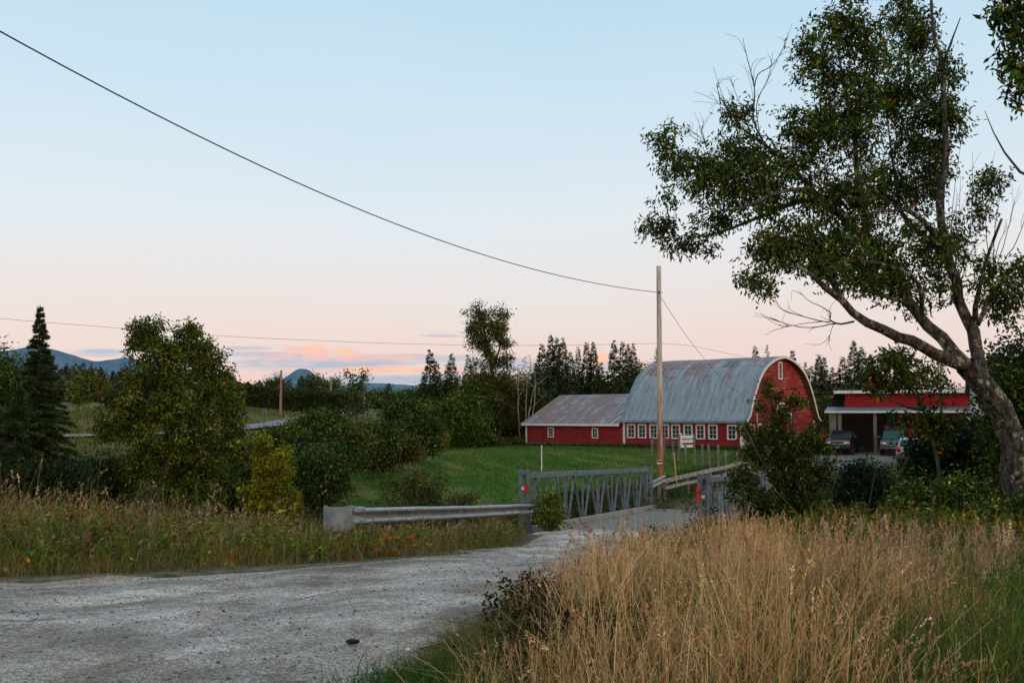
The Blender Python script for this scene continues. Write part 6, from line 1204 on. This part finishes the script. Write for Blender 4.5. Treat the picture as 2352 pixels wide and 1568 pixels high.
# lush green clump at the lower right and the small one at the road edge
x, y = scatter(10500, .4, 7.5, 4.6, 11.5, lambda x, y: np.clip(1.2 * np.clip((x - (.1 + .39 * y)) / .5, 0, 1) + .16 * np.clip(patch(x, y, .9, 59) * 5 - 2.7, 0, 1) * (x > .8) + .1 * np.clip((5.7 - y) / .5, 0, 1) * (x > .6), 0, 1) * infr(x, y)); V1 = blades(x, y, rng.uniform(.35, .82, len(x)), .011 + 0 * x, .6 * np.exp(rng.normal(0, .35, len(x))), pick([(4, (.045, .135, .016)), (3, (.075, .18, .02)), (1, (.13, .2, .035))], len(x), .3), 4)
x, y = scatter(2600, -1.2, .6, 4.8, 6.9, lambda x, y: np.exp(-((x + .45) / .38) ** 2 - ((y - 6.25) / .3) ** 2)); V2 = blades(x, y, rng.uniform(.08, .24, len(x)), .008 + 0 * x, .9 * np.exp(rng.normal(0, .35, len(x))), pick([(4, (.03, .1, .014)), (3, (.06, .14, .02))], len(x), .3), 3)
a = join([V1[:3], V2[:3]]); tag(mesh_np('lush_grass', a[0], [a[1]], M_grass, col=a[2]), 'lush green grass clumps at the lower right and at the road edge', 'grass', kind='stuff')
# dark dead weed clump
def weeds(x, y, h, stemc, leafpal, per, lsize, name, label, cat, top=None, topn=14, topsize=.03, toppal=None, topL=.12, stemw=.008, spread=.05, lo=.1):
    n = len(x); S = blades(x, y, h, stemw + 0 * x, .25 * np.exp(rng.normal(0, .4, n)), pick(stemc, n, .25), 4); tip = S[3]; b = np.stack([x, y, H(x, y)], 1)
    s = lo + (1 - lo) * rng.random((n, per)); q = b[:, None] + (tip - b)[:, None] * s[..., None]; q += rng.normal(0, spread, q.shape) * h[:, None, None]; dv = rng.normal(0, 1, q.shape); dv[..., 2] += .25
    cl_ = np.repeat(np.exp(rng.normal(0, .25, (n, 1))), per, 0) * pick(leafpal, n * per, .3); parts = [S[:3], leaf_quads(q.reshape(-1, 3), dv.reshape(-1, 3), lsize * np.exp(rng.normal(0, .3, n * per)), cl_, .22)]
    if toppal: kk = rng.random(n) < (top or 1); parts.append(plumes(tip[kk], S[4][kk], topn, topL, topsize, toppal))
    a = join(parts); return tag(mesh_np(name, a[0], [a[1]], M_grass, col=a[2]), label, cat, kind='stuff')
x, y = scatter(520, -.3, 1.6, 5.2, 9.5, lambda x, y: np.exp(-((x - .45) / .3) ** 2 - ((y - 6.6) / .55) ** 2) + .35 * np.exp(-((x - .2) / .25) ** 2 - ((y - 8.6) / .5) ** 2)); weeds(x, y, rng.uniform(.22, .5, len(x)), [(1, (.05, .03, .016))], [(3, (.03, .022, .012)), (2, (.05, .032, .018)), (1, (.03, .045, .015))], 26, .045, 'dead_weeds', 'dark dead weeds low in front of the dry grass', 'dead weeds', spread=.1)
# 3 goldenrod and white asters behind the dry grass
GST = [(2, (.06, .075, .025)), (1, (.1, .075, .035))]; GLF = [(3, (.06, .105, .018)), (3, (.085, .125, .022)), (2, (.13, .135, .025)), (1, (.13, .085, .03))]
def behind(x, y): return np.clip((rdist(x, y) - .5) / .8, 0, 1) * infr(x, y) * np.clip((y - 11.2 - .0 * x) / 1.2, 0, 1) * np.clip(patch(x, y, .7, 56) * 2.6 - .55, 0.05, 1)
x, y = scatter(2300, .5, 11.5, 11, 19, behind); weeds(x, y, rng.uniform(.78, 1.2, len(x)) * np.where(y > 15, 1.15, 1) * (.62 + .38 * np.clip((x - .19 * y - .6) / 1.5, 0, 1)), GST, GLF, 30, .075, 'goldenrod', 'goldenrod with dull yellow tops behind the dry grass on the right', 'goldenrod', .55, 26, .035, [(3, (.32, .2, .025)), (2, (.42, .27, .03)), (1, (.22, .12, .03))], .16)
x, y = scatter(900, .5, 10, 11.5, 18.5, lambda x, y: behind(x, y) * np.clip(1.4 - .12 * x, .2, 1)); weeds(x, y, rng.uniform(.74, 1.08, len(x)) * (.7 + .3 * np.clip((x - .19 * y - .6) / 1.5, 0, 1)), GST, GLF, 22, .06, 'white_asters', 'pale flowering asters among the goldenrod near the bridge', 'asters', .8, 30, .022, [(3, (.42, .4, .28)), (2, (.28, .29, .13))], .22)
x, y = scatter(420, 4.0, 8, 7.4, 10.5, lambda x, y: infr(x, y) * np.clip((x - 4.2) / .6, 0, 1)); weeds(x, y, rng.uniform(.5, .85, len(x)), GST, GLF, 26, .06, 'goldenrod', 'bright goldenrod tops at the right picture edge', 'goldenrod', .5, 30, .03, [(3, (.38, .22, .02)), (2, (.28, .16, .02))], .16)
# red tinged weeds in front of the right truss
x, y = scatter(260, 4.5, 9, 24, 30, lambda x, y: (rdist(x, y) > .4) * 1.0); weeds(x, y, rng.uniform(.6, 1.3, len(x)), GST, [(3, (.05, .06, .02)), (2, (.12, .04, .03)), (1, (.2, .02, .02)), (2, (.03, .05, .018))], 30, .09, 'creek_weeds', 'reddish weeds between the dry grass and the right bridge truss', 'weeds')
# 4 left verge
def ldist(x, y): return -poly_sd(x, y, ROAD)
def leftside(x, y): return (x < np.interp(y, [5, 11.6, 16.4, 22, 26, 32], [-6, -5.9, -1.25, .1, .55, .9]) + .3)
def dn_left(x, y): l = ldist(x, y); return leftside(x, y) * np.clip((l - np.where(x > -3.6, .15, .65)) / .9, 0, 1) * infr(x, y) * np.clip((32 - y) / 2, 0, 1) * np.clip(patch(x, y, .5, 61) * 2.4 - .4, .12, 1)
x, y = scatter(19500, -15, 1.5, 8, 32, dn_left); l = ldist(x, y); near_rail = np.clip((x + 4.2) / 1.0, 0, 1) * np.clip((y - 15) / 1, 0, 1)
hh = np.where(near_rail > .3, .1 + (.36 + .16 * np.clip((y - 19.5) / 3, 0, 1)) * np.clip((l - .1) / 1.1, 0, 1), .07 + .08 * np.clip(l, 0, 1) + .72 * np.clip((l - 1.3) / 3.0, 0, 1) * (1 + .4 * np.clip((-5.5 - x) / 3, 0, 1))) * np.exp(rng.normal(0, .25, len(x)))
lc = pick([(2, (.26, .17, .075)), (2, (.36, .25, .115)), (1, (.14, .1, .04)), (5.5, (.14, .19, .03)), (.6, (.2, .11, .04)), (2, (.36, .26, .1))], len(x), .28)
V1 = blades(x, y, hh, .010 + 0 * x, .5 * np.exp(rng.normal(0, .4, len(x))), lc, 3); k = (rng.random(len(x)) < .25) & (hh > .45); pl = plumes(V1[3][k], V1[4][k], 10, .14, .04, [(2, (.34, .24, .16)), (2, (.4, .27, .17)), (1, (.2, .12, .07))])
a = join([V1[:3], pl]); tag(mesh_np('roadside_grass', a[0], [a[1]], M_grass, col=a[2]), 'brownish uncut grass on the far left verge of the gravel road', 'grass', kind='stuff')
x, y = scatter(19000, -15, 1.5, 8, 32, lambda x, y: leftside(x, y) * np.clip((ldist(x, y) + .25) / .6, 0, 1) * np.clip(1.6 - .25 * ldist(x, y), .3, 1) * infr(x, y) * np.clip(patch(x, y, 1.2, 62) * 2.4 - .5, .05, 1)); V1 = blades(x, y, (.08 + .16 * np.clip(ldist(x, y), 0, 1)) * np.exp(rng.normal(0, .3, len(x))), .012 + 0 * x, .8 * np.exp(rng.normal(0, .3, len(x))), pick([(3, (.08, .115, .025)), (2, (.13, .125, .035)), (4, (.26, .17, .075)), (1, (.05, .09, .018))], len(x), .3), 3)
tag(mesh_np('low_verge_grass', V1[0], [V1[1]], M_grass, col=V1[2]), 'short patchy grass at the left edge of the gravel road', 'grass', kind='stuff')
LLF = [(3, (.075, .135, .02)), (3.5, (.12, .18, .025)), (2, (.17, .17, .03)), (.5, (.17, .095, .035))]
x, y = scatter(2300, -15, 1, 10, 32, lambda x, y: dn_left(x, y) * np.clip((ldist(x, y) - np.where(x > -4, .35, 1.3)) / np.where(x > -4, .7, 1.8), 0, 1)); _l = ldist(x, y); nr = np.clip((x + 4.2) / 1.0, 0, 1) * np.clip((y - 15) / 1, 0, 1); weeds(x, y, rng.uniform(.4, 1.0, len(x)) * np.where(x > -4, 1, .35 + .65 * np.clip((_l - 1.3) / 2.6, 0, 1)) * (1 + .3 * np.clip((-5.5 - x) / 3, 0, 1)) * (1 - (.55 - .25 * np.clip((y - 19.5) / 3, 0, 1)) * nr), [(2, (.09, .06, .03)), (1, (.06, .07, .025))], LLF, 30, .07, 'roadside_weeds', 'leafy mixed weeds on the left verge before the trees', 'weeds', .5, 18, .04, [(2, (.2, .135, .085)), (2, (.14, .085, .05)), (1, (.3, .16, .03))], .2)
x, y = scatter(520, -15, 0, 15, 27, lambda x, y: leftside(x, y) * infr(x, y) * np.clip((ldist(x, y) - 2) / 1.5, 0, 1) * np.clip(patch(x, y, .35, 64) * 4 - 1.8, 0, 1) * np.where(x > -4.6, 1, .45)); weeds(x, y, rng.uniform(.7, 1.1, len(x)), GST, GLF, 34, .075, 'goldenrod', 'goldenrod with orange yellow tops around the guardrail end', 'goldenrod', .75, 34, .04, [(3, (.33, .17, .02)), (2, (.24, .11, .02)), (1, (.2, .14, .02))], .18)
# red vine leaves on the ground near the left road edge
x, y = scatter(300, -7, 0.5, 11, 19, lambda x, y: leftside(x, y) * np.clip(1 - np.abs(ldist(x, y) - 1.2) / 1.2, 0, 1) * np.clip(patch(x, y, 1.0, 65) * 8 - 4.4, 0, 1) * np.clip((x + 5.2) / 1.5, .08, 1)); n = len(x); q = np.stack([x, y, H(x, y) + rng.uniform(.03, .3, n)], 1); dv = rng.normal(0, 1, (n, 3)) * [1, 1, .5]
a = leaf_quads(q, dv, .062 * np.exp(rng.normal(0, .25, n)), pick([(2, (.42, .04, .02)), (3, (.42, .13, .03)), (3, (.3, .19, .03)), (2, (.1, .1, .02)), (1, (.3, .02, .03))], n, .25), .42); tag(mesh_np('red_vine', *(a[0], [a[1]]), M_leaf, col=a[2]), 'low vine with red, orange and yellow leaves along the left road edge', 'vine', kind='stuff')
# 5 hayfield grass tufts
x, y = scatter(42000, -17, 22, 48, 102, lambda x, y: (field_sd(x, y) > .2) * np.clip(60 / y, .4, 1)); st = fbm(x * .9 + y * .25, y * .12, 23, 4); c = pick([(4, (.058, .135, .018)), (3, (.08, .165, .022)), (1, (.13, .17, .034))], len(x), .25); pk = np.clip(st * 2.6 - 1.35, 0, 1)[:, None] * .8; c = c * (1 - pk) + np.array([.24, .235, .08]) * pk
V1 = blades(x, y, (.16 + .06 * rng.random(len(x))) * (1 - .5 * pk[:, 0]), .05 + 0 * x, .8 + .2 * rng.random(len(x)), c, 2, zoff=-.02); tag(mesh_np('hayfield_grass', V1[0], [V1[1]], M_grass, col=V1[2]), 'mown green hayfield with pale windrow streaks', 'hayfield', kind='stuff')
# rough grass: field edges, creek bank, drive verges, barn foot
def dn_r(x, y): return (field_sd(x, y) < .6) * (drive_sd(x, y) < -.15) * np.clip((y - 34) / 4, 0, 1)
ROUGH = [(3, (.06, .1, .022)), (3, (.085, .12, .028)), (2, (.17, .13, .05)), (1, (.25, .18, .085)), (2, (.035, .075, .016))]
x, y = scatter(24000, -22, 42, 36, 106, lambda x, y: dn_r(x, y) * (np.abs(x) < y * .56) * np.clip(58 / y, .3, 1)); V1 = blades(x, y, rng.uniform(.2, .6, len(x)) * np.where(y > 75, .6, 1), .05 + 0 * x, .5 * np.exp(rng.normal(0, .3, len(x))), pick(ROUGH, len(x), .3), 2)
x, y = scatter(3200, 7.2, 17, 49.5, 66, lambda x, y: (field_sd(x, y) < 1.5) * (drive_sd(x, y) < -.3) * 1.0); V2 = blades(x, y, rng.uniform(.25, .55, len(x)), .05 + 0 * x, .7 + 0 * x, pick([(3, (.03, .075, .016)), (2, (.05, .085, .02))], len(x), .3), 2)
wx = -24.4 + 24.6 * rng.random(2600); wy = -.15 - rng.random(2600) ** 2 * 1.1; th = math.atan2(e1[1], e1[0]); x = BX + wx * e1[0] * 1.0 - wy * e1[1]; y = BY + wx * e1[1] + wy * e1[0]; V3 = blades(x, y, rng.uniform(.15, .5, len(x)), .06 + 0 * x, .6 + 0 * x, pick([(3, (.02, .05, .016)), (1, (.04, .07, .02))], len(x), .3), 2)
a = join([V1[:3], V2[:3], V3[:3]]); tag(mesh_np('rough_grass', a[0], [a[1]], M_grass, col=a[2]), 'rough uncut grass along the creek bank, fence and barn foot', 'grass', kind='stuff')
# rough far meadow across the valley and the goldenrod patch behind the shed
x, y = scatter(22000, -85, -20, 105, 240, lambda x, y: (np.abs(x) < y * .6) * np.clip(patch(x, y, .08, 66) * 3 - .9, .15, 1) * np.clip(130 / y, .3, 1) * (np.abs(x - np.interp(y, [112, 130, 160, 190, 215, 240], [-80, -54, -47, -44.5, -43, -43.5])) > 4)); V1 = blades(x, y, rng.uniform(.35, .9, len(x)), .16 + 0 * x, .5 * np.exp(rng.normal(0, .3, len(x))), pick([(3, (.09, .13, .03)), (3, (.15, .15, .045)), (2, (.22, .17, .07)), (1, (.05, .09, .025))], len(x), .3), 2); tag(mesh_np('meadow_grass', V1[0], [V1[1]], M_grass, col=V1[2]), 'rough green and straw coloured meadow around the far paved road', 'meadow', kind='stuff')
x, y = scatter(500, 25.5, 31.5, 88, 97, lambda x, y: 1 + 0 * x); weeds(x, y, rng.uniform(.7, 1.1, len(x)), GST, GLF, 16, .16, 'goldenrod', 'yellow goldenrod patch in the gap between the barn and the open shed', 'goldenrod', 1, 22, .13, [(3, (.42, .25, .02)), (2, (.32, .2, .03))], .4)
# creek bank thicket low under the bridge
x, y = scatter(1100, -14, 17, 33, 48, lambda x, y: (np.abs((y - (43.0 - .52 * x))) > 1.2) * np.clip((EYE - 4.3 - H(x, y)) / .8, 0, 1) * (poly_sd(x, y, ROAD) < -.5)); weeds(x, y, rng.uniform(.7, 1.5, len(x)), GST, [(3, (.02, .035, .014)), (3, (.035, .05, .018)), (1, (.07, .06, .025))], 34, .13, 'bank_weeds', 'dark tall weeds lining the creek under the bridge', 'weeds', spread=.09)
x, y = scatter(700, -10, 6, 44, 54, lambda x, y: np.clip(1 - np.abs(field_sd(x, y) + .3) / 1.6, 0, 1)); weeds(x, y, rng.uniform(.4, .9, len(x)), [(1, (.16, .11, .06))], [(3, (.06, .065, .025)), (2, (.12, .085, .04))], 18, .1, 'field_edge_weeds', 'brown weeds along the near edge of the hayfield', 'weeds', .5, 14, .06, [(1, (.22, .15, .09))], .2)
# loose stones on the gravel
x, y = scatter(16000, -9, 5, 4.5, 22, lambda x, y: (road_sd(x, y) > -.1) * np.clip(9 / y, 0, 1) * np.clip(patch(x, y, 1.3, 71) * 2.4 - .5, .08, 1)); n = len(x); r_ = np.minimum(.0065 * np.exp(rng.normal(0, .55, n)), .026); z = H(x, y) + road_h(x, y) + .02
oc = np.array([(1, 0, 0), (-.3, .95, 0), (-.8, -.6, 0), (.3, -.9, .1), (0, 0, .75)]); an = rng.random(n) * 6.28; ca, sa = np.cos(an), np.sin(an); o = oc[None] * (1 + rng.normal(0, .2, (n, 5, 3))); V = np.stack([o[..., 0] * ca[:, None] - o[..., 1] * sa[:, None], o[..., 0] * sa[:, None] + o[..., 1] * ca[:, None], o[..., 2]], -1) * r_[:, None, None] + np.stack([x, y, z], 1)[:, None]
f = (np.arange(n)[:, None, None] * 5 + np.array([(0, 1, 4), (1, 2, 4), (2, 3, 4), (3, 0, 4)])[None]).reshape(-1, 3); c = pick([(3, (.24, .245, .25)), (.5, (.34, .34, .34)), (3, (.1, .1, .1)), (1, (.22, .17, .13))], n, .2)
tag(mesh_np('loose_stones', V.reshape(-1, 3), [f], attr_mat('stone_chip', 0, .9), col=np.repeat(c, 5, 0)), 'loose stones strewn over the gravel road', 'stones', kind='stuff')
